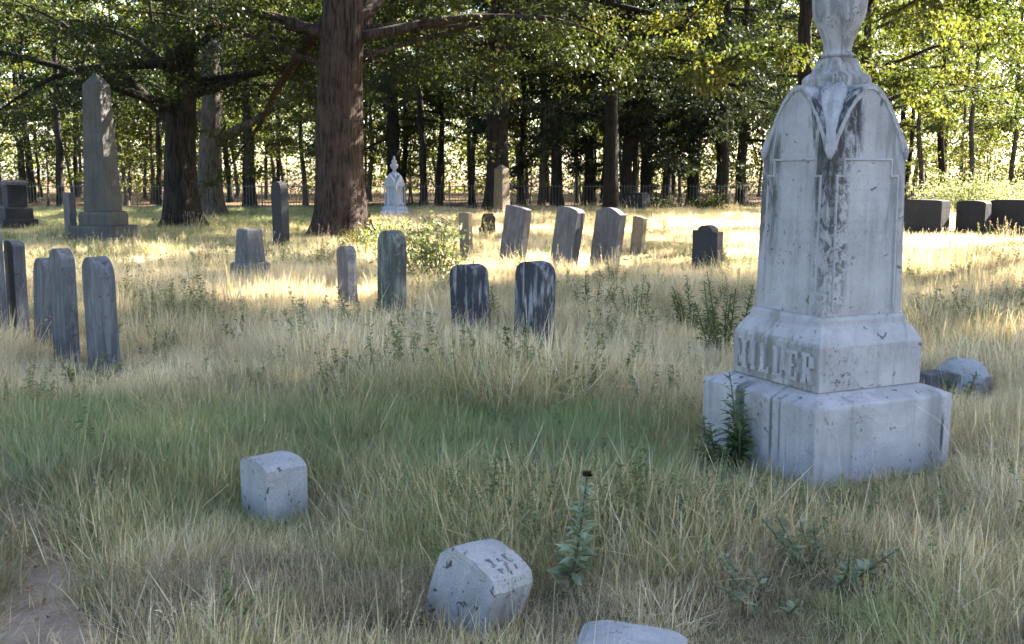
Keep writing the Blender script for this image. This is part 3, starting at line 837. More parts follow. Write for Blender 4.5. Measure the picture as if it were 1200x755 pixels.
for i_ in range(25):
    s_ = -1 + 2 * i_ / 24
    ar.append((s_ * (hw - 0.022), 1.735 + 0.325 * (1 - abs(s_) ** 1.75) ** 0.95))
bm_a = strip_on_face(ar, 0.026, 0.011)
bmesh.ops.subdivide_edges(bm_a, edges=bm_a.edges[:], cuts=1, use_grid_fill=True)
for v in bm_a.verts:
    if v.co.y < 0: v.co += mnoise.noise_vector(v.co * 30) * 0.007
me_arch = bm_mesh('gable_moulding', bm_a, M_marble)
# shallow worn lines of cutting on the tablets: no longer legible, only broken grooves
for sd in (0, 1, 2, 3):
    face_place(me_pan, 'panel_moulding', -sd)
    face_place(me_arch, 'gable_moulding', -sd)
# cap between the gables and hanging folds in the four valleys
obj('cap', stack('cap', [(0.20, 1.95), (0.245, 2.055), (0.262, 2.085), (0.262, 2.125), (0.245, 2.14), (0.19, 2.165), (0.16, 2.215), (0.15, 2.235)], M_marble, 0.006, 2), None, mon, None, (0, 0, R(45) * 0))
def fold_mesh():
    bm = bmesh.new()
    rings = []
    # runs along the diagonal (towards local -x -y), d = distance from the axis
    for d, z, wd, th in ((0.14, 2.10, 0.09, 0.02), (0.20, 2.05, 0.14, 0.03), (0.245, 1.98, 0.125, 0.035), (0.29, 1.91, 0.09, 0.035), (0.33, 1.83, 0.06, 0.032), (0.362, 1.765, 0.05, 0.03), (0.378, 1.72, 0.05, 0.026), (0.380, 1.69, 0.02, 0.012)):
        ring = []
        for a in range(10):
            t_ = 2 * math.pi * a / 10
            ridge = 1 + 0.35 * math.cos(2 * t_)
            ring.append((d + th * math.sin(t_) * 0.8 * ridge, wd / 2 * math.cos(t_), z + th * 0.5 * math.sin(t_) * ridge))
        rings.append(ring)
    loft(bm, rings)
    bmesh.ops.subdivide_edges(bm, edges=bm.edges[:], cuts=1, use_grid_fill=True)
    for v in bm.verts:
        v.co += mnoise.noise_vector(v.co * 17) * 0.009 + mnoise.noise_vector(v.co * 40) * 0.003
    return bm_mesh('hanging_fold', bm, M_marble, True)
fm = fold_mesh()
for k in range(4):
    obj('hanging_fold', fm, None, mon, (0, 0, 0), (0, 0, R(45 + 90 * k)))
urn = obj('urn', lathe('urn', [(0.072, 2.225), (0.074, 2.238), (0.086, 2.243), (0.090, 2.252), (0.085, 2.262), (0.072, 2.268), (0.073, 2.285), (0.080, 2.315), (0.090, 2.345), (0.104, 2.380), (0.120, 2.410), (0.133, 2.440), (0.141, 2.475), (0.145, 2.52), (0.146, 2.57), (0.142, 2.61), (0.125, 2.645), (0.10, 2.665), (0.115, 2.68), (0.12, 2.70), (0.10, 2.72), (0.075, 2.75), (0.045, 2.79), (0.03, 2.81), (0.04, 2.835), (0.03, 2.865), (0.006, 2.88)], M_marble, 32), None, mon)
# raised slab-serif letters on the name block
def letters(word, h, wlet, gap, depth, mat):
    bm = bmesh.new()
    st = h * 0.19; sf = h * 0.09
    def bx(u0, v0, u1, v1, d=depth):
        g = bmesh.ops.create_cube(bm, size=1)['verts']
        for v in g: v.co = Vector(((u0 + u1) / 2 + v.co.x * (u1 - u0), -d / 2 + 0.0015 + v.co.y * d, (v0 + v1) / 2 + v.co.z * (v1 - v0)))
    def para(u0, u1, v0, u2, u3, v1, d):
        vs = [bm.verts.new((u, yy, v)) for yy in (0.0015, -d) for u, v in ((u0, v0), (u1, v0), (u3, v1), (u2, v1))]
        for f in ((0, 1, 2, 3), (7, 6, 5, 4), (0, 4, 5, 1), (1, 5, 6, 2), (2, 6, 7, 3), (3, 7, 4, 0)):
            bm.faces.new([vs[q_] for q_ in f])
    u = 0
    for ch in word:
        W_ = wlet * {'M': 1.35, 'I': 0.5}.get(ch, 1.0)
        if ch == 'I':
            bx(u + W_ / 2 - st / 2, sf, u + W_ / 2 + st / 2, h - sf); bx(u, 0, u + W_, sf); bx(u, h - sf, u + W_, h)
        if ch == 'L':
            bx(u + W_ * 0.12, sf, u + W_ * 0.12 + st, h - sf); bx(u, 0, u + W_, sf * 1.3); bx(u + W_ * 0.02, h - sf, u + W_ * 0.45, h); bx(u + W_ - sf, sf * 1.3, u + W_, h * 0.22)
        if ch == 'E':
            bx(u + W_ * 0.12, sf, u + W_ * 0.12 + st, h - sf); bx(u, 0, u + W_, sf * 1.3); bx(u, h - sf * 1.3, u + W_, h); bx(u + W_ * 0.12 + st, h * 0.46, u + W_ * 0.75, h * 0.46 + sf)
            bx(u + W_ - sf, sf * 1.3, u + W_, h * 0.27); bx(u + W_ - sf, h * 0.75, u + W_, h - sf * 1.3)
        if ch == 'M':
            bx(u + W_ * 0.08, sf, u + W_ * 0.08 + st * 0.8, h - sf); bx(u + W_ * 0.92 - st, sf, u + W_ * 0.92, h - sf)
            bx(u, 0, u + W_ * 0.3, sf); bx(u + W_ * 0.7, 0, u + W_, sf); bx(u, h - sf, u + W_ * 0.26, h); bx(u + W_ * 0.74, h - sf, u + W_, h)
            para(u + W_ / 2 - st * 0.3, u + W_ / 2 + st * 0.3, h * 0.12, u + W_ * 0.12, u + W_ * 0.12 + st * 0.7, h - sf, depth * 0.93); para(u + W_ / 2 - st * 0.3, u + W_ / 2 + st * 0.3, h * 0.12, u + W_ * 0.88 - st * 0.7, u + W_ * 0.88, h - sf, depth * 0.86)
        if ch == 'R':
            bx(u + W_ * 0.12, sf, u + W_ * 0.12 + st, h - sf); bx(u, 0, u + W_ * 0.5, sf); bx(u, h - sf, u + W_ * 0.8, h)
            bx(u + W_ * 0.12 + st, h * 0.45, u + W_ * 0.8, h * 0.45 + sf); bx(u + W_ * 0.72, h * 0.45 + sf, u + W_ * 0.72 + st, h - sf)
            para(u + W_ * 0.72, u + W_ * 0.72 + st, 0.0, u + W_ * 0.45, u + W_ * 0.45 + st, h * 0.45, depth * 0.95); bx(u + W_ * 0.68, -0.001, u + W_ * 1.02, sf, depth * 0.9)
        u += W_ + gap
    tot = u - gap
    for v in bm.verts: v.co.x -= tot / 2
    return bm_mesh('lettering', bm, mat)
lt = obj('lettering', letters('MILLER', 0.160, 0.082, 0.034, 0.020, M_marble), None, mon)
lt.rotation_euler = (0, 0, R(-90)); lt.location = (-0.3620, 0.0, 0.515)

# ------------------------------------------------------------------ headstones
YAW = R(-50)
HG = 'headstones'
def headstone(label, px, pyb, pyt, wd, t, mat, style='round', lean=(0, 0), yaw=YAW, rise=None, rough=0.004, name='headstone', D=None, group=HG, bev=0.012):
    q = gp(px, pyb) if D is None else gxd(px, D)
    h = height_at(q, pyt)
    rise = rise if rise is not None else wd * 0.42
    prof = {'round': arch(wd, h, rise), 'flat': arch(wd, h, min(rise, 0.02)), 'point': arch(wd, h, rise, point=True), 'shoulder': shouldered(wd, h, rise)}[style]
    o = obj(name, slab('headstone', prof, t, mat, bev, rough, px))
    o.location = (q.x, q.y, float(gz(q.x, q.y)))
    o.rotation_euler = (lean[0], lean[1], yaw)
    return tag(o, label, 'headstone', group)
def height_at(q, pyt):
    v = (377.5 - pyt) / F
    dy, dz = math.cos(PITCH) + v * math.sin(PITCH), -math.sin(PITCH) + v * math.cos(PITCH)
    return EYE + dz * q.y / dy
# row at the left
headstone('grey headstone cut off by the left picture border, tallest of the left row', -4, 400, 264, 0.42, 0.13, M_grey, lean=(0, 0))
headstone('slim grey headstone with pale flat top, second from the left border', 23, 396, 280, 0.34, 0.11, M_grey, rise=0.05, lean=(0, R(1)))
headstone('low grey round-topped headstone close left of a taller one, third in the left row', 54, 407, 301, 0.36, 0.11, M_grey, lean=(R(-2), R(2)))
headstone('pale-edged round-topped headstone touching the lower one on its left', 79, 428, 292, 0.36, 0.11, M_grey, lean=(0, R(1)))
headstone('speckled grey headstone with white rounded top, last on the right of the left row', 123, 440, 302, 0.36, 0.14, M_grey, lean=(R(1), R(1)))
# middle
headstone('small dark round-topped headstone to the left of the mossy tall one', 408, 358, 286, 0.26, 0.13, M_grey, lean=(0, R(-1)))
headstone('tall mossy green grey headstone with rounded top beside the leafy shrub', 459, 370, 269, 0.34, 0.17, M_lichen, lean=(0, R(2)))
headstone('squat dark headstone with pale streaks, left of the streaked pair in front', 552, 392, 311, 0.40, 0.19, M_slate, lean=(0, R(-3)), rise=0.10)
headstone('taller dark headstone with pale streaks, standing nearest in the middle', 625, 410, 304, 0.36, 0.18, M_slate, lean=(0, R(2)), rise=0.12)
headstone('thin tan headstone edge-on at the right side of the leafy shrub', 547, 312, 250, 0.32, 0.09, M_tan, 'flat', lean=(0, R(-3)), D=20.5)
headstone('leaning grey headstone with flat top, left of the three leaning ones', 599, 316, 240, 0.58, 0.13, M_mid, 'flat', lean=(R(-3), R(8)), D=18.5)
headstone('leaning grey headstone with pale right edge, middle one of the three leaning ones', 659, 322, 240, 0.52, 0.17, M_mid, 'round', rise=0.06, lean=(R(-3), R(8)), D=17.6)
headstone('leaning grey headstone with gently pointed top, right one of the three leaning ones', 707, 320, 242, 0.58, 0.15, M_mid, 'point', rise=0.09, lean=(R(-3), R(7)), D=17.6)
headstone('small sunlit tan headstone leaning right behind the three leaning grey ones', 746, 298, 253, 0.30, 0.10, M_tan, 'flat', lean=(0, R(6)), D=21.0)
headstone('low dark headstone with rounded shoulders alone in the sunlit grass left of the monument', 828, 322, 263, 0.52, 0.15, M_dark, 'shoulder', rise=0.10, lean=(R(2), R(2)), D=17.0)
headstone('tall dark round-topped headstone left of the massive reddish trunk', 330, 290, 214, 0.46, 0.18, M_dark, rise=0.16, lean=(0, R(-1)))
headstone('brown grey headstone standing just left of the obelisk', 84, 282, 225, 0.46, 0.16, M_mid, 'flat')
# right, dark group
def based_stone(label, px, D, pyt, wd, t, bw, bt, bh, mat, style='flat', rise=0.03, yaw=YAW):
    q = gxd(px, D); h = height_at(q, pyt)
    r_ = thing('headstone', label, 'headstone', (q.x, q.y, 0), (0, 0, yaw), HG)
    prof = arch(wd, h, rise, foot=bh + 0.001)
    obj('tablet', slab('tablet', prof, t, mat, 0.012, 0.004, px), None, r_)
    obj('base', slab('base', [(-bw / 2, -0.2), (-bw / 2, bh), (bw / 2, bh), (bw / 2, -0.2)], bt, M_obel if mat is M_dark else mat, 0.012, 0.004, px + 1), None, r_)
    return r_
based_stone('wide dark block headstone just right of the monument', 1082, 27.0, 234, 1.15, 0.45, 1.35, 0.65, 0.16, M_dark)
based_stone('narrower dark headstone with gently curved top between two wide dark ones', 1139, 27.0, 235, 0.78, 0.32, 1.0, 0.55, 0.18, M_dark, rise=0.07)
based_stone('wide dark headstone cut off by the right picture border', 1190, 27.0, 234, 1.25, 0.4, 1.45, 0.6, 0.16, M_dark)
based_stone('low dark stone with pale sloping top at the fence under the evergreens', 745, 46.0, 226, 1.2, 0.5, 1.3, 0.7, 0.15, M_dark)

# pedestal remains at the left
q = gp(294, 329)
r_ = thing('pedestal_monument', 'short purplish grey tapered pedestal on a wider base in the dry grass', 'monument', (q.x, q.y, 0), (0, 0, YAW + R(10)))
hh = height_at(q, 268)
obj('base', stack('base', [(0.44, -0.2), (0.44, 0.25), (0.42, 0.275), (0.34, 0.30)], M_grey, 0.01), None, r_)
obj('shaft', stack('shaft', [(0.335, 0.3005), (0.275, hh - 0.02), (0.24, hh)], M_grey, 0.01), None, r_)

# obelisk
q = gp(123, 283)
r_ = thing('obelisk', 'tall grey granite obelisk on a stepped base left of the dark forking tree', 'obelisk', (q.x, q.y, 0), (0, 0, R(-12)))
k = q.y / F
hh = height_at(q, 86)
obj('base', stack('base', [(66 * k * 0.86, -0.2), (66 * k * 0.86, 0.36), (64 * k * 0.86, 0.39), (60 * k * 0.82, 0.40)], M_obel, 0.02), None, r_)
obj('plinth', stack('plinth', [(46 * k * 0.86, 0.401), (46 * k * 0.86, 0.66), (42 * k * 0.86, 0.74), (38 * k * 0.84, 0.745)], M_obel, 0.02), None, r_)
obj('shaft', stack('shaft', [(36.5 * k * 0.83, 0.746), (26 * k * 0.83, hh - 0.28), (3 * k, hh)], M_obel, 0.012), None, r_)

# far left dark monument
q = gp(20, 268)
r_ = thing('pedestal_monument', 'dark squared monument with pale edge at the far left under the trees', 'monument', (q.x, q.y, 0), (0, 0, YAW))
k = q.y / F
hh = height_at(q, 211)
obj('base', stack('base', [(1.0, -0.2), (1.0, 0.28), (0.97, 0.30)], M_dark, 0.02), None, r_)
obj('plinth', stack('plinth', [(0.82, 0.301), (0.80, 0.62), (0.70, 0.66)], M_dark, 0.02), None, r_)
obj('die', stack('die', [(0.56, 0.661), (0.54, hh - 0.16)], M_dark, 0.015), None, r_)
obj('cap', stack('cap', [(0.62, hh - 0.159), (0.64, hh - 0.06), (0.5, hh)], M_grey, 0.015), None, r_)

# tan pillar in front of the thick trunk
q = gxd(588, 42.5); k = q.y / F
hh = height_at(q, 193)
r_ = thing('stone_pillar', 'tan pointed stone pillar in front of the thick dark trunk', 'monument', (q.x, q.y, 0), (0, 0, R(-40)))
obj('base', stack('base', [(0.66, -0.2), (0.66, 0.22), (0.6, 0.26)], M_tan, 0.02), None, r_)
obj('shaft', stack('shaft', [(0.50, 0.261), (0.43, hh - 0.18), (0.06, hh)], M_tan, 0.012), None, r_)
# small dark brown stump of a stone
q = gxd(571, 27.5)
o = obj('broken_stone', slab('broken_stone', [(-0.2, -0.15), (-0.2, 0.22), (-0.08, 0.30), (-0.02, 0.58), (0.08, 0.62), (0.16, 0.50), (0.19, -0.15)], 0.3, M_brown, 0.02, 0.02, 5), None, None, (q.x, q.y, 0), (0, 0, YAW))
tag(o, 'small dark brown broken stone in front of the tan pointed pillar', 'stone')

# pale blue ornate monument
q = gxd(463, 41.0); hh = height_at(q, 183)
r_ = thing('zinc_monument', 'pale blue ornate cast metal monument with urn finial to the right of the massive trunk', 'monument', (q.x, q.y, 0), (0, 0, R(-30)))
s_ = hh / 2.45
def zs(name, st, bev=0.008): return obj(name, stack(name, [(a * s_ * 0.86, b * s_) for a, b in st], M_zinc, bev), None, r_)
zs('base', [(1.0, -0.2), (1.0, 0.16), (0.94, 0.20), (0.86, 0.24), (0.86, 0.36), (0.76, 0.42), (0.70, 0.44)])
zs('die', [(0.62, 0.441), (0.60, 0.56), (0.56, 0.60), (0.54, 1.18), (0.58, 1.22)])
for a in range(4):
    for ux in (-1, 1):
        c_ = obj('column', lathe('column', [(0.045 * s_, 0.46 * s_), (0.045 * s_, 0.52 * s_), (0.03 * s_, 0.55 * s_), (0.03 * s_, 1.13 * s_), (0.045 * s_, 1.16 * s_), (0.045 * s_, 1.21 * s_)], M_zinc, 8), None, r_)
        break_a = R(45 + 90 * a)
        if ux == -1: c_.location = (0.40 * s_ * math.cos(break_a), 0.40 * s_ * math.sin(break_a), 0)
        else: c_.location = (0.33 * s_ * math.cos(R(90 * a)), 0.33 * s_ * math.sin(R(90 * a)), 0); c_.scale = (0.8, 0.8, 1)
zs('cornice', [(0.66, 1.221), (0.70, 1.28), (0.70, 1.34), (0.60, 1.40)])
for a in range(4):
    g_ = obj('gable', slab('gable', [(-0.25 * s_, 1.341 * s_), (-0.22 * s_, 1.46 * s_), (0, 1.70 * s_), (0.22 * s_, 1.46 * s_), (0.25 * s_, 1.341 * s_)], 0.08 * s_, M_zinc, 0.005), None, r_)
    g_.rotation_euler = (0, 0, R(90 * a)); g_.location = (0.27 * s_ * math.sin(R(90 * a)), -0.27 * s_ * math.cos(R(90 * a)), 0)
zs('upper_block', [(0.42, 1.401), (0.40, 1.62), (0.34, 1.74), (0.20, 1.80)])
obj('finial', lathe('finial', [(a * s_, b * s_) for a, b in ((0.10, 1.801), (0.07, 1.86), (0.07, 1.90), (0.14, 1.98), (0.17, 2.06), (0.15, 2.13), (0.08, 2.16), (0.12, 2.20), (0.11, 2.26), (0.05, 2.32), (0.06, 2.38), (0.02, 2.45))], M_zinc, 14), None, r_)

# ------------------------------------------------------------------ small markers in front
def marker_block(name, label, loc, rot, wd, t, h, rise, mat, seed, foot=-0.2):
    o = obj(name, slab(name, arch(wd, h, rise, 10, foot), t, mat, 0.012, 0.006, seed))
    o.location = loc; o.rotation_euler = rot
    return tag(o, label, 'grave marker')
q = gp(322, 598)
marker_block('grave_marker', 'small upright pale granite block in the green grass at the left', (q.x, q.y, 0), (0, 0, R(-50)), 0.27, 0.21, 0.265, 0.03, M_pitted, 3)
q = gp(543, 722)
mk = thing('grave_marker', 'tilted pale granite block with worn cut marks on its sloping top', 'grave marker', (q.x + 0.02, q.y + 0.05, -0.045), (R(-6), R(17), R(-40)))
obj('block', slab('block', arch(0.28, 0.29, 0.06, 12, -0.2), 0.225, M_pitted, 0.014, 0.013, 9), None, mk)
def cut_marks():
    bm = bmesh.new(); rng = random.Random(4)
    for row, yy in enumerate((-0.045, 0.0, 0.04)):
        for k in range(3):
            cx = 0.03 + k * 0.027 + (0.012 if row == 1 else 0)
            for e in range(2):
                a, b = (0.018, 0.0045) if (k + e + row) % 2 else (0.0045, 0.020)
                x_ = cx + (0.006 if e else -0.004) + rng.uniform(-0.003, 0.003); y_ = yy + rng.uniform(-0.008, 0.008)
                if rng.random() < 0.2: continue
                top_ = lambda x: 0.23 + 0.06 * (1 - min(0.99, abs(x) / 0.14) ** 2.4) ** 0.5
                zt = top_(x_)
                sl_ = (top_(x_ + 0.004) - top_(x_ - 0.004)) / 0.008
                tw = rng.uniform(-0.3, 0.3)
                g = bmesh.ops.create_cube(bm, size=1)['verts']
                for v in g:
                    dx, dy, dz = v.co.x * a, v.co.y * b, v.co.z * 0.006
                    dx, dy = dx * math.cos(tw) - dy * math.sin(tw), dx * math.sin(tw) + dy * math.cos(tw)
                    v.co = Vector((x_ + dx, y_ + dy, zt + sl_ * dx + dz + 0.0015))
    return bm_mesh('cut_marks', bm, M_cut)
obj('cut_marks', cut_marks(), None, mk)
q = gp(735, 765)
o = obj('flat_marker', slab('flat_marker', arch(0.36, 0.075, 0.03, 12, -0.2), 0.26, M_granite, 0.02, 0.008, 13), None, None, (q.x, q.y - 0.06, 0), (0, R(2), R(-14)))
tag(o, 'low flat grey stone top at the bottom picture border', 'grave marker')
# rock and fragment right of the monument
def rock(seed, sx, sy, sz, mat, name):
    bm = bmesh.new(); bmesh.ops.create_icosphere(bm, subdivisions=4, radius=1)
    o_ = Vector((seed * 1.3, seed * 2.1, seed)); rr = random.Random(seed)
    planes = [(Vector((rr.gauss(0, 1), rr.gauss(0, 1), rr.gauss(0.2, 0.8))).normalized(), rr.uniform(0.6, 0.9)) for _ in range(14)]
    for v in bm.verts:
        n = v.co.normalized()
        d = 1 + 0.35 * mnoise.noise(n * 1.3 + o_) + 0.16 * mnoise.noise(n * 3.3 + o_) + 0.06 * mnoise.noise(n * 9 + o_)
        for pn, pd in planes:
            k_ = n.dot(pn)
            if k_ > 0.2: d = min(d, pd / k_)
        d += 0.03 * mnoise.noise(n * 7 + o_)
        v.co = Vector((n.x * d * sx, n.y * d * sy, n.z * d * sz))
    return bm_mesh(name, bm, mat, False)
q = gp(1132, 462)
o = obj('boulder', rock(6, 0.29, 0.26, 0.27, M_rock, 'boulder'), None, None, (q.x, q.y + 0.1, 0.02), (0, 0, 0.4))
tag(o, 'rough pale fieldstone lying in the grass right of the monument plinth', 'rock')
q = gp(1098, 462)
o = obj('stone_fragment', slab('stone_fragment', [(-0.13, -0.1), (-0.13, 0.15), (0.0, 0.175), (0.13, 0.16), (0.13, -0.1)], 0.16, M_mid, 0.015, 0.012, 17), None, None, (q.x, q.y, 0), (0, R(3), R(18)))
tag(o, 'small broken grey slab wedged between the monument plinth and the fieldstone', 'stone')

# ------------------------------------------------------------------ weeds in front
def stem_weed(name, label, cat, loc, h, n, leaf, lm, seed, spread=0.12, stems=1, head=False, width=0.3, lean=(0, 0), tone=(0.2, 0.9), group=None):
    rng = np.random.default_rng(seed)
    t = thing(name, label, cat, loc, (lean[0], lean[1], rng.uniform(0, 6)), group)
    wd, LP, LD, LS, hd = Soup(), [], [], [], Soup()
    for s_ in range(stems):
        a = rng.uniform(0, 6.28); b = np.array([math.cos(a), math.sin(a), 0]) * (0.0 if stems == 1 else spread * 0.4)
        hs = h * (1 if s_ == 0 else rng.uniform(0.55, 0.95))
        tip = b * 2.6 + np.array([rng.normal(0, 0.03), rng.normal(0, 0.03), hs])
        q_ = np.linspace(0, 1, 8)[:, None]
        P = b + (tip - b) * q_ + np.concatenate([np.sin(q_ * 3.0) * rng.normal(0, 0.012), np.sin(q_ * 2.4) * rng.normal(0, 0.012), 0 * q_], 1)
        P[0, 2] -= 0.05
        wd = Soup(); wd.tube(P, np.linspace(0.005, 0.002, 8) * (1 + h), 5)
        obj('stem', wd.mesh('stem', M_stem), M_stem, t)
        m = n // stems
        f = np.linspace(0.12, 0.97, m)
        az = np.arange(m) * 2.4 + rng.normal(0, 0.3, m)
        c = np.stack([np.interp(f * 7, np.arange(8), P[:, i_]) for i_ in range(3)], 1)
        el = rng.normal(0.35, 0.3, m)
        LP.append(c); LD.append(np.stack([np.cos(az) * np.cos(el), np.sin(az) * np.cos(el), np.sin(el)], 1)); LS.append(leaf * (1.15 - 0.75 * f) * rng.uniform(0.7, 1.2, m))
        if head and s_ == 0:
            top = P[-1]
            k_ = 60
            dd = rng.normal(0, 1, (k_, 3)); dd /= np.linalg.norm(dd, axis=1)[:, None]; dd[:, 2] = np.abs(dd[:, 2]) * 0.8 + 0.1
            V_, F_ = leaf_arrays(np.repeat(top[None], k_, 0) + np.array([0, 0, -0.008]), dd, rng.normal(0, 1, (k_, 3)), rng.uniform(0.018, 0.03, k_), rng, 0.35)
            hd.add(V_, F_, rng.uniform(0, 1, k_))
    P, D, L_ = np.concatenate(LP), np.concatenate(LD), np.concatenate(LS)
    # each leaf in two bent halves
    up_ = np.array([0, 0, 1.0]) + rng.normal(0, 0.25, P.shape)
    V_, F_ = leaf_arrays(P, D, up_, L_, rng, width, 0.15)
    T_ = rng.uniform(*tone, len(P)).astype(np.float32)
    obj('leaves', fast_mesh('leaves', V_, F_, lm, False, [('tone', 'FACE', 'FLOAT', T_)]), lm, t)
    if head: obj('seed_head', hd.mesh('seed_head', M_head), M_head, t)
    return t
def G(px, py):
    q_ = gp(px, py); return (q_.x, q_.y, float(gz(q_.x, q_.y)))
stem_weed('thistle', 'pale leafy upright weed with dark round seed head right of the tilted marker', 'weed', G(665, 694), 0.50, 130, 0.10, M_leaf_t, 301, head=True, width=0.30)
stem_weed('ragweed', 'tall dark green weed standing against the left face of the monument plinth', 'weed', G(868, 548), 0.52, 150, 0.15, M_leaf_s, 302, stems=4, spread=0.08, width=0.22, tone=(0.0, 0.6))
stem_weed('ragweed', 'short bushy green weed left of the tall one at the plinth', 'weed', G(843, 545), 0.30, 110, 0.12, M_leaf_s, 303, stems=4, spread=0.12, width=0.25, tone=(0.1, 0.7))
stem_weed('mullein', 'pale green broad-leaved weed in the grass below the monument plinth', 'weed', G(970, 690), 0.24, 190, 0.065, M_leaf_p, 304, stems=6, spread=0.2, width=0.5, tone=(0.0, 0.8))
stem_weed('mullein', 'low pale weed at the bottom, left of the broad-leaved one', 'weed', G(905, 720), 0.15, 120, 0.055, M_leaf_p, 305, stems=5, spread=0.2, width=0.5, tone=(0.0, 0.7))
stem_weed('goldenrod', 'tall green goldenrod clump close left of the monument name block', 'weed', G(846, 418), 0.78, 480, 0.12, M_leaf_s, 306, stems=8, spread=0.24, width=0.25)
stem_weed('goldenrod', 'green weed clump in front of the low dark shouldered headstone', 'weed', G(815, 395), 0.60, 340, 0.108, M_leaf_s, 307, stems=7, spread=0.24, width=0.25)
stem_weed('goldenrod', 'loose weed clump between the leaning headstones and the monument', 'weed', G(745, 385), 0.55, 260, 0.108, M_leaf_s, 308, stems=7, spread=0.3, width=0.28)
stem_weed('goldenrod', 'green weed clump to the right of the near streaked headstone', 'weed', G(690, 372), 0.50, 220, 0.108, M_leaf_s, 309, stems=6, spread=0.3, width=0.28)
stem_weed('goldenrod', 'pale green weed between the small dark headstone and the mossy one', 'weed', G(424, 385), 0.48, 240, 0.108, M_leaf_s, 310, stems=6, spread=0.25, width=0.28)
stem_weed('goldenrod', 'weed clump at the foot of the speckled headstone of the left row', 'weed', G(103, 462), 0.30, 220, 0.09, M_leaf_s, 311, stems=6, spread=0.25, width=0.3)
stem_weed('goldenrod', 'dark weed clump in the dry grass right of the monument', 'weed', G(1110, 372), 0.34, 200, 0.102, M_leaf_s, 312, stems=6, spread=0.25, width=0.3, tone=(0, 0.5))
stem_weed('goldenrod', 'green weed beside the fieldstone right of the monument', 'weed', G(1122, 470), 0.2, 120, 0.084, M_leaf_s, 313, stems=4, spread=0.15, width=0.3, tone=(0, 0.5))
stem_weed('goldenrod', 'weed clump rising between the two streaked dark headstones', 'weed', G(583, 380), 0.55, 220, 0.102, M_leaf_s, 314, stems=5, spread=0.2, width=0.28)
stem_weed('goldenrod', 'weed clump in front of the leaning headstone with pointed top', 'weed', G(722, 348), 0.5, 220, 0.108, M_leaf_s, 315, stems=6, spread=0.25, width=0.28, tone=(0.4, 1))

# ------------------------------------------------------------------ grass
def tuft(idx, kind, seed):
    """one tuft of blades as an unlinked source mesh"""
    rng = np.random.default_rng(seed)
    V_, F_, T_ = [], [], []
    cfg = {  # blades, radius, length, width, lean, droop
        'green': (60, 0.15, (0.06, 0.17), 0.0050, 0.6, 0.9), 'dry': (46, 0.16, (0.10, 0.30), 0.0036, 0.75, 1.3), 'mat': (70, 0.20, (0.08, 0.26), 0.0040, 1.25, 0.6),
        'broad': (16, 0.13, (0.10, 0.24), 0.0085, 0.7, 1.2), 'stem': (8, 0.14, (0.28, 0.55), 0.0022, 0.3, 0.5), 'stalk': (7, 0.20, (0.25, 0.65), 0.0034, 0.95, 0.3), 'thatch': (44, 0.22, (0.10, 0.34), 0.0042, 1.0, 0.15),
        'far': (64, 0.30, (0.10, 0.28), 0.0095, 0.6, 1.0), 'fardry': (60, 0.27, (0.10, 0.34), 0.0080, 0.6, 1.1), 'farstem': (12, 0.3, (0.35, 0.62), 0.0055, 0.22, 0.5)}[kind]
    nb, rad, (l0, l1), wd, lean, droop = cfg
    nV = 0
    for b in range(nb):
        a = rng.uniform(0, 6.28); r = rad * math.sqrt(rng.uniform(0, 1))
        base = np.array([r * math.cos(a), r * math.sin(a), -0.015 if kind != 'thatch' else rng.uniform(-0.01, 0.09)])
        az = a + rng.normal(0, 0.9); th = abs(rng.normal(0, lean))
        L = rng.uniform(l0, l1); seg = 2 if kind == 'thatch' else 4 if kind in ('dry', 'stem', 'stalk') else 3
        dirv = np.array([math.cos(az), math.sin(az)])
        P = [base]; ang = th
        bend = droop * rng.uniform(0.2, 1.3)
        for s_ in range(seg):
            P.append(P[-1] + L / seg * np.array([dirv[0] * math.sin(ang), dirv[1] * math.sin(ang), math.cos(ang)]))
            if kind in ('thatch', 'stalk') and rng.uniform() < 0.3: ang += rng.uniform(0.3, 1.1)      # broken stems
            ang = min(ang + bend / seg * (0.5 + s_ * 0.35), 1.95)
        P = np.array(P); P[1:, 2] = np.maximum(P[1:, 2], 0.006)
        tw = rng.uniform(0, 3.14)
        side = np.array([math.cos(tw), math.sin(tw), 0])
        ws = wd * rng.uniform(0.45, 1.7) * np.interp(np.linspace(0, 1, seg + 1), [0, 0.4, 0.7, 1], [1, 0.95, 0.6, 0.12])
        if 'st' in kind: ws = wd * np.linspace(1, 0.4, seg + 1)
        VV = np.stack([P - side * ws[:, None] / 2, P + side * ws[:, None] / 2], 1).reshape(-1, 3)
        ff = np.array([[2 * k, 2 * k + 1, 2 * k + 3, 2 * k + 2] for k in range(seg)])
        V_.append(VV); F_.append(ff + nV); nV += len(VV); tn = np.clip(rng.normal(0.5, 0.33), 0, 1); T_.append(np.full(seg, tn))
        if 'stem' in kind:                      # open seed plume
            m = 9
            f = rng.uniform(0.72, 1.0, m)
            c = np.stack([np.interp(f * seg, np.arange(seg + 1), P[:, i_]) for i_ in range(3)], 1)
            d = rng.normal(0, 1, (m, 3)) + np.array([0, 0, 0.7])
            v2, f2 = leaf_arrays(c, d, rng.normal(0, 1, (m, 3)), rng.uniform(0.012, 0.030, m) * (1.6 if kind == 'farstem' else 1), rng, 0.13)
            V_.append(v2); F_.append(f2 + nV); nV += len(v2); T_.append(np.full(m, 0.75))
    me = fast_mesh('tuft', np.concatenate(V_), np.concatenate(F_), M_grass, False, [('tone', 'FACE', 'FLOAT', np.concatenate(T_).astype(np.float32))])
    return bpy.data.objects.new('tuft_source_%02d' % idx, me)

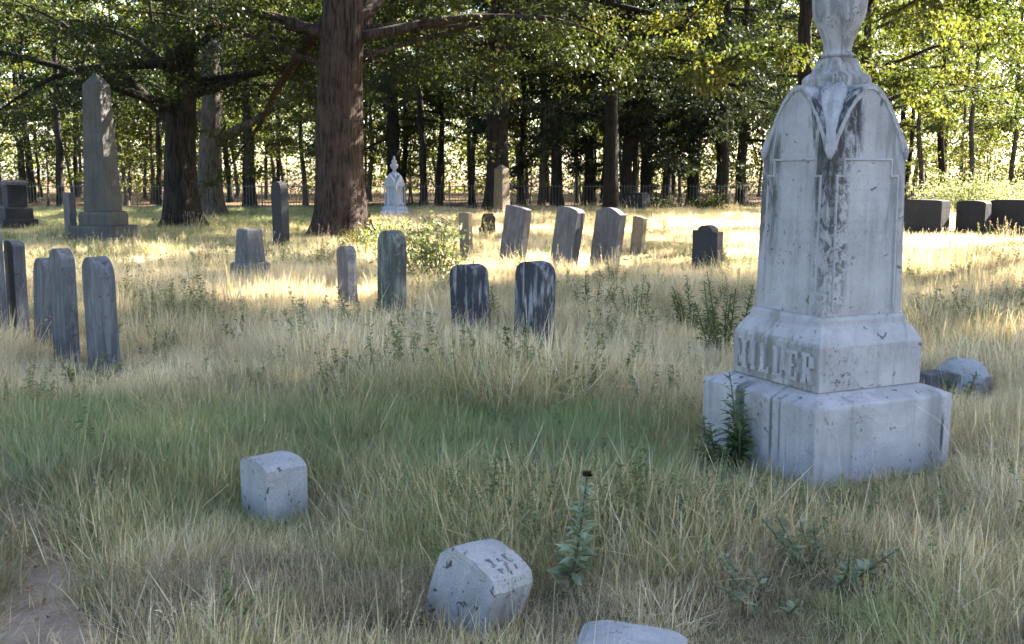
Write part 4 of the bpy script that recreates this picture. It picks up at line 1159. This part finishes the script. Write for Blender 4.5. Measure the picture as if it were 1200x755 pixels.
kinds = ['green'] * 4 + ['dry'] * 4 + ['mat'] * 4 + ['stem'] * 3 + ['stalk'] * 4 + ['thatch'] * 4 + ['broad'] * 3 + ['far'] * 4 + ['fardry'] * 4 + ['farstem'] * 2
src = bpy.data.collections.new('grass_tufts')
for i_, k_ in enumerate(kinds):
    src.objects.link(tuft(i_, k_, 400 + i_))
IDX = {k_: [i_ for i_, q_ in enumerate(kinds) if q_ == k_] for k_ in set(kinds)}

def scatter_group():
    ng = bpy.data.node_groups.new('grass_scatter', 'GeometryNodeTree')
    ng.interface.new_socket('Geometry', in_out='INPUT', socket_type='NodeSocketGeometry')
    ng.interface.new_socket('Geometry', in_out='OUTPUT', socket_type='NodeSocketGeometry')
    gi = ng.nodes.new('NodeGroupInput'); go = ng.nodes.new('NodeGroupOutput')
    ci = ng.nodes.new('GeometryNodeCollectionInfo')
    ci.inputs['Collection'].default_value = src
    ci.inputs['Separate Children'].default_value = True
    ci.inputs['Reset Children'].default_value = True
    ip = ng.nodes.new('GeometryNodeInstanceOnPoints')
    ip.inputs['Pick Instance'].default_value = True
    def attr(n, t):
        a = ng.nodes.new('GeometryNodeInputNamedAttribute'); a.data_type = t
        a.inputs['Name'].default_value = n
        return [o for o in a.outputs if o.name == 'Attribute' and o.enabled][0]
    l = ng.links.new
    l(gi.outputs[0], ip.inputs['Points']); l(ci.outputs[0], ip.inputs['Instance'])
    l(attr('pick', 'INT'), ip.inputs['Instance Index'])
    l(attr('rot', 'FLOAT_VECTOR'), ip.inputs['Rotation'])
    l(attr('siz', 'FLOAT_VECTOR'), ip.inputs['Scale'])
    last = ip.outputs[0]
    for nm in ('rot', 'siz', 'pick'):
        ra = ng.nodes.new('GeometryNodeRemoveAttribute'); ra.inputs['Name'].default_value = nm
        l(last, ra.inputs[0]); last = ra.outputs[0]
    ri = ng.nodes.new('GeometryNodeRealizeInstances')
    l(last, ri.inputs[0]); l(ri.outputs[0], go.inputs[0])
    return ng
NG = scatter_group()

def vnoise(x, y, sc, seed):
    """smooth value noise in 0..1 on numpy arrays"""
    r_ = np.random.default_rng(seed); T = r_.uniform(0, 1, (256, 256))
    u, v = x * sc + 100, y * sc + 100
    i0, j0 = np.floor(u).astype(int), np.floor(v).astype(int); fu, fv = u - i0, v - j0
    fu, fv = fu * fu * (3 - 2 * fu), fv * fv * (3 - 2 * fv)
    g = lambda a, b: T[a % 256, b % 256]
    return (g(i0, j0) * (1 - fu) + g(i0 + 1, j0) * fu) * (1 - fv) + (g(i0, j0 + 1) * (1 - fu) + g(i0 + 1, j0 + 1) * fu) * fv

CLEAR = [(1.776, 5.736, R(25.1), 0.475, 0.475)]
for o in list(C.objects):
    if o.parent is None and o.get('category') in ('headstone', 'grave marker', 'rock', 'stone', 'monument', 'obelisk') and o.name != 'marble_monument':
        CLEAR.append((o.location.x, o.location.y, o.rotation_euler.z, 0.15, 0.08))
    elif o.parent is None and o.name.startswith(('thistle', 'mullein', 'ragweed')):
        CLEAR.append((o.location.x, o.location.y - 0.04, 0, 0.05, 0.07))

def zone_points(n, y0, y1, rng):
    y = np.sqrt(rng.uniform(y0 ** 2, y1 ** 2, int(n)))
    x = rng.uniform(-1, 1, int(n)) * (0.54 * y + 2.0)
    ok = np.ones(len(x), bool)
    for cx, cy2, a, hx, hy in CLEAR:
        dx, dy = x - cx, y - cy2
        lx, ly = dx * math.cos(a) + dy * math.sin(a), -dx * math.sin(a) + dy * math.cos(a)
        ok &= ~((np.abs(lx) < hx) & (np.abs(ly) < hy))
    d = np.abs(x - path_centre(y)) / path_half(y)
    ok &= ~((y < 11) & (d < rng.uniform(0.75, 1.75, len(x))) & (rng.uniform(0, 1, len(x)) < 0.97))
    return x[ok], y[ok]

def dryness(x, y):
    """0 green .. 1 straw: lush or bleached meadow, with far sunlight and back-left shade painted in"""
    n = 0.6 * vnoise(x, y, 0.55, 1) + 0.4 * vnoise(x, y, 1.7, 2)
    base = np.interp(y, [2.5, 3.6, 4.6, 5.3, 6.3, 7.2, 8.5, 13, 16, 25, 50], [0.54, 0.54, 0.42, 0.24, 0.30, 0.60, 0.76, 0.70, 0.78, 0.85, 0.65])  # high straw values far out also paint the sunlit band paler
    left = np.clip((-1.1 - 0.12 * y - x) / 0.8, 0, 1) * (y < 7)
    base = base - 0.22 * left
    right = np.clip((x - 1.6) / 1.0, 0, 1) * (y < 8.5)
    base = base + 0.22 * right
    shade = np.clip((-3.0 - x) / 4.0, 0, 1) * np.clip((y - 19) / 5, 0, 1)
    base = base - 0.45 * shade  # greener, darker grass paints shade into the back left
    fine = vnoise(x, y, 4.5, 3) - 0.5
    return base + (n - 0.5) * 0.75 + fine * 0.3

def grass_obj(name, label, parts, seed):
    rng = np.random.default_rng(seed)
    A = []
    for n, y0, y1, kd, sc, dr, dens in parts:
        x, y = zone_points(n, y0, y1, rng)
        dd = dryness(x, y)
        keep = rng.uniform(0, 1, len(x)) < dens(x, y, dd)
        x, y, dd = x[keep], y[keep], dd[keep]
        pk = rng.choice(IDX[kd], len(x))
        s = rng.uniform(*sc, len(x)) * (0.55 + 0.9 * vnoise(x, y, 1.25, 9)) * (0.85 + 0.3 * vnoise(x, y, 0.4, 10))
        near = np.zeros(len(x))
        for cx, cy2, a, hx, hy in CLEAR:
            if hx == 0.15 and cy2 < 5: hx = 0.0
            L_ = np.hypot(cx, cy2); fx, fy = -cx / L_, -cy2 / L_          # trampled and mown a little in front of each stone
            t_ = (x - cx) * fx + (y - cy2) * fy; p_ = np.abs((x - cx) * fy - (y - cy2) * fx)
            dd_ = np.hypot(np.maximum(p_ - hx, 0), np.where(t_ > 0, np.maximum(t_ - hx, 0) * 0.45, -t_))
            near = np.maximum(near, np.exp(-(dd_ / 0.32) ** 2))
        s *= (1 - 0.52 * near) * np.interp(y, [3, 7, 9, 15, 22], [0.88, 0.85, 0.80, 0.78, 0.85])
        A.append((x, y, np.clip(dd + dr + rng.normal(0, 0.08, len(x)), 0, 1), pk, s))
    x, y, dd, pk, s = (np.concatenate([a[k] for a in A]) for k in range(5))
    P = np.stack([x, y, gz(x, y)], 1)
    me = bpy.data.meshes.new(name)
    me.vertices.add(len(P)); me.vertices.foreach_set('co', P.astype(np.float32).ravel())
    bw = (np.clip((vnoise(x, y, 2.3, 41) * 0.6 + vnoise(x, y, 6.0, 42) * 0.4 - 0.47) * 5, 0, 1) * np.interp(y, [3, 5.5, 6.5, 8, 14, 18], [1.0, 0.6, 0.3, 0.55, 0.5, 0.0])).astype(np.float32)
    rot = np.stack([rng.normal(0, 0.14, len(x)), rng.normal(0, 0.14, len(x)), rng.uniform(0, 6.283, len(x))], 1).astype(np.float32)
    siz = np.stack([s, s, s * rng.uniform(0.8, 1.2, len(x))], 1).astype(np.float32)
    for nm, tp, val in (('rot', 'FLOAT_VECTOR', rot), ('siz', 'FLOAT_VECTOR', siz), ('dry', 'FLOAT', dd.astype(np.float32)), ('brown', 'FLOAT', bw), ('pick', 'INT', pk.astype(np.int32))):
        a = me.attributes.new(nm, tp, 'POINT')
        a.data.foreach_set('vector' if tp == 'FLOAT_VECTOR' else 'value', val.ravel())
    o = obj(name, me, M_grass)
    md = o.modifiers.new('scatter', 'NODES'); md.node_group = NG
    tag(o, label, 'grass', kind='stuff')
    return len(P)
one = lambda x, y, d: np.ones(len(x))
greenish = lambda x, y, d: np.clip(1.25 - d * 1.3, 0.1, 1)
dryish = lambda x, y, d: np.clip(d * 1.9 - 0.35, 0.05, 1)
wisps = lambda x, y, d: np.clip((vnoise(x, y, 0.6, 22) - 0.5) * 5, 0.02, 1)
clump = lambda x, y, d: np.clip((vnoise(x, y, 0.9, 33) - 0.52) * 5, 0.03, 1) * np.clip(1.2 - d * 0.7, 0.2, 1)
patch = lambda x, y, d: np.clip((vnoise(x, y, 0.8, 21) - 0.45) * 4, 0.06, 1) * np.clip(d * 1.6, 0.1, 1)

g1 = grass_obj('grass', 'green and olive meadow grass covering the graveyard', [
    (9500, 1.6, 7.2, 'green', (0.6, 1.25), -0.04, greenish), (14000, 7.0, 16, 'green', (0.7, 1.4), 0.0, greenish),
    (1700, 1.6, 7.5, 'broad', (0.6, 1.2), -0.02, clump), (5000, 7.5, 15, 'broad', (0.9, 1.7), 0.0, clump),
    (15000, 14, 50, 'far', (0.6, 1.1), 0.0, one)], 31)
g2 = grass_obj('dry_grass', 'bleached straw coloured grass with seed stems among the graves', [
    (5200, 1.6, 7.2, 'mat', (0.6, 1.15), 0.08, one), (2600, 1.6, 7.2, 'dry', (0.5, 1.1), 0.10, dryish), (300, 1.6, 7.0, 'stem', (0.6, 1.1), 0.3, patch), (900, 1.6, 8.0, 'stalk', (0.6, 1.2), 0.35, patch),
    (4600, 1.6, 7.2, 'thatch', (0.6, 1.15), 0.10, dryish),
    (6000, 7.0, 17, 'dry', (0.8, 1.5), 0.06, dryish), (6500, 7.0, 17, 'mat', (0.8, 1.5), 0.06, one), (1100, 7.0, 17, 'stem', (0.7, 1.1), 0.22, wisps), (3600, 7.0, 17, 'stalk', (0.7, 1.3), 0.25, patch),
    (8500, 7.0, 17, 'thatch', (0.8, 1.5), 0.12, dryish),
    (2200, 5.8, 14, 'fardry', (0.5, 1.0), 0.22, wisps),
    (2500, 15, 50, 'farstem', (0.6, 1.05), 0.15, patch), (11000, 15, 50, 'fardry', (0.5, 0.95), 0.10, dryish)], 32)

# low leafy weeds growing through the grass
wsrc = bpy.data.collections.new('weed_sources')
def forb(idx, seed):
    rng = np.random.default_rng(seed)
    V_, F_, T_, nV = [], [], [], 0
    for st in range(rng.integers(3, 7)):
        a = rng.uniform(0, 6.28); b = np.array([0.10 * math.cos(a), 0.10 * math.sin(a), 0]) * rng.uniform(0.1, 1)
        h = rng.uniform(0.16, 0.5)
        tip = b * 2.2 + np.array([rng.normal(0, 0.05), rng.normal(0, 0.05), h])
        v, f = tube_arrays([b, (b + tip) / 2 + rng.normal(0, 0.01, 3), tip], [0.003, 0.0025, 0.0012], 3)
        V_.append(v); F_.append(f + nV); nV += len(v); T_.append(np.full(len(f), 0.3))
        m = int(10 + h * 34)
        q_ = rng.uniform(0.25, 1.0, m); P = b + (tip - b) * q_[:, None]
        az = rng.uniform(0, 6.28, m); el = rng.normal(0.3, 0.35, m)
        D = np.stack([np.cos(az) * np.cos(el), np.sin(az) * np.cos(el), np.sin(el)], 1)
        v, f = leaf_arrays(P, D, np.array([0, 0, 1.0]) + rng.normal(0, 0.35, P.shape), (0.075 - 0.035 * q_) * rng.uniform(0.7, 1.4, m), rng, rng.uniform(0.28, 0.5), 0.15)
        V_.append(v); F_.append(f + nV); nV += len(v); T_.append(np.clip(rng.normal(0.5, 0.25, m), 0, 1))
    me = fast_mesh('forb', np.concatenate(V_), np.concatenate(F_), M_leaf_s, False, [('tone', 'FACE', 'FLOAT', np.concatenate(T_).astype(np.float32))])
    return bpy.data.objects.new('weed_source_%02d' % idx, me)
for i_ in range(6): wsrc.objects.link(forb(i_, 700 + i_))
NG2 = NG.copy(); NG2.name = 'weed_scatter'
for nd in NG2.nodes:
    if nd.bl_idname == 'GeometryNodeCollectionInfo': nd.inputs['Collection'].default_value = wsrc
IDX['forb'] = list(range(6))
NG = NG2
g3 = grass_obj('meadow_weeds', 'small leafy green weeds scattered through the meadow grass', [
    (900, 2.2, 7.0, 'forb', (0.35, 0.7), 0.0, clump), (4600, 7.0, 20, 'forb', (0.55, 1.1), 0.0, clump), (1300, 20, 46, 'forb', (0.7, 1.3), 0.0, clump)], 33)
print('tufts', g1, g2, g3)

# fallen leaves lying on the path and in the grass
def litter():
    rng = np.random.default_rng(77)
    y = np.concatenate([rng.uniform(7, 16, 250), rng.uniform(16, 44, 1500)]); x = rng.uniform(-1, 1, len(y)) * (0.5 * y + 1)
    yp = rng.uniform(2.6, 6.5, 90); xp = path_centre(yp) + rng.normal(0, 0.16, 90)
    x, y = np.concatenate([x, xp]), np.concatenate([y, yp])
    onp = np.concatenate([np.zeros(len(x) - 90), np.ones(90)])
    P = np.stack([x, y, gz(x, y) + np.where(onp > 0, 0.022, rng.uniform(0.03, 0.10, len(x)))], 1)
    D = rng.normal(0, 1, P.shape); D[:, 2] *= 0.25
    V_, F_ = leaf_arrays(P, D, np.array([0, 0, 1.0]) + rng.normal(0, 0.3, P.shape), np.where(onp > 0, rng.uniform(0.02, 0.04, len(P)), rng.uniform(0.04, 0.08, len(P))), rng, 0.6, 0.5)
    o = obj('fallen_leaves', fast_mesh('fallen_leaves', V_, F_, M_litter, False, [('tone', 'FACE', 'FLOAT', rng.uniform(0, 1, len(P)).astype(np.float32))]))
    tag(o, 'brown and yellow fallen leaves strewn over the path and the grass', 'leaves', kind='stuff')
M_litter = leaf_mat('fallen_leaf', [(0.0, (0.07, 0.04, 0.022)), (0.5, (0.16, 0.09, 0.04)), (1.0, (0.30, 0.20, 0.07))], (1.2, 1.0, 0.8), 0.25)
litter()
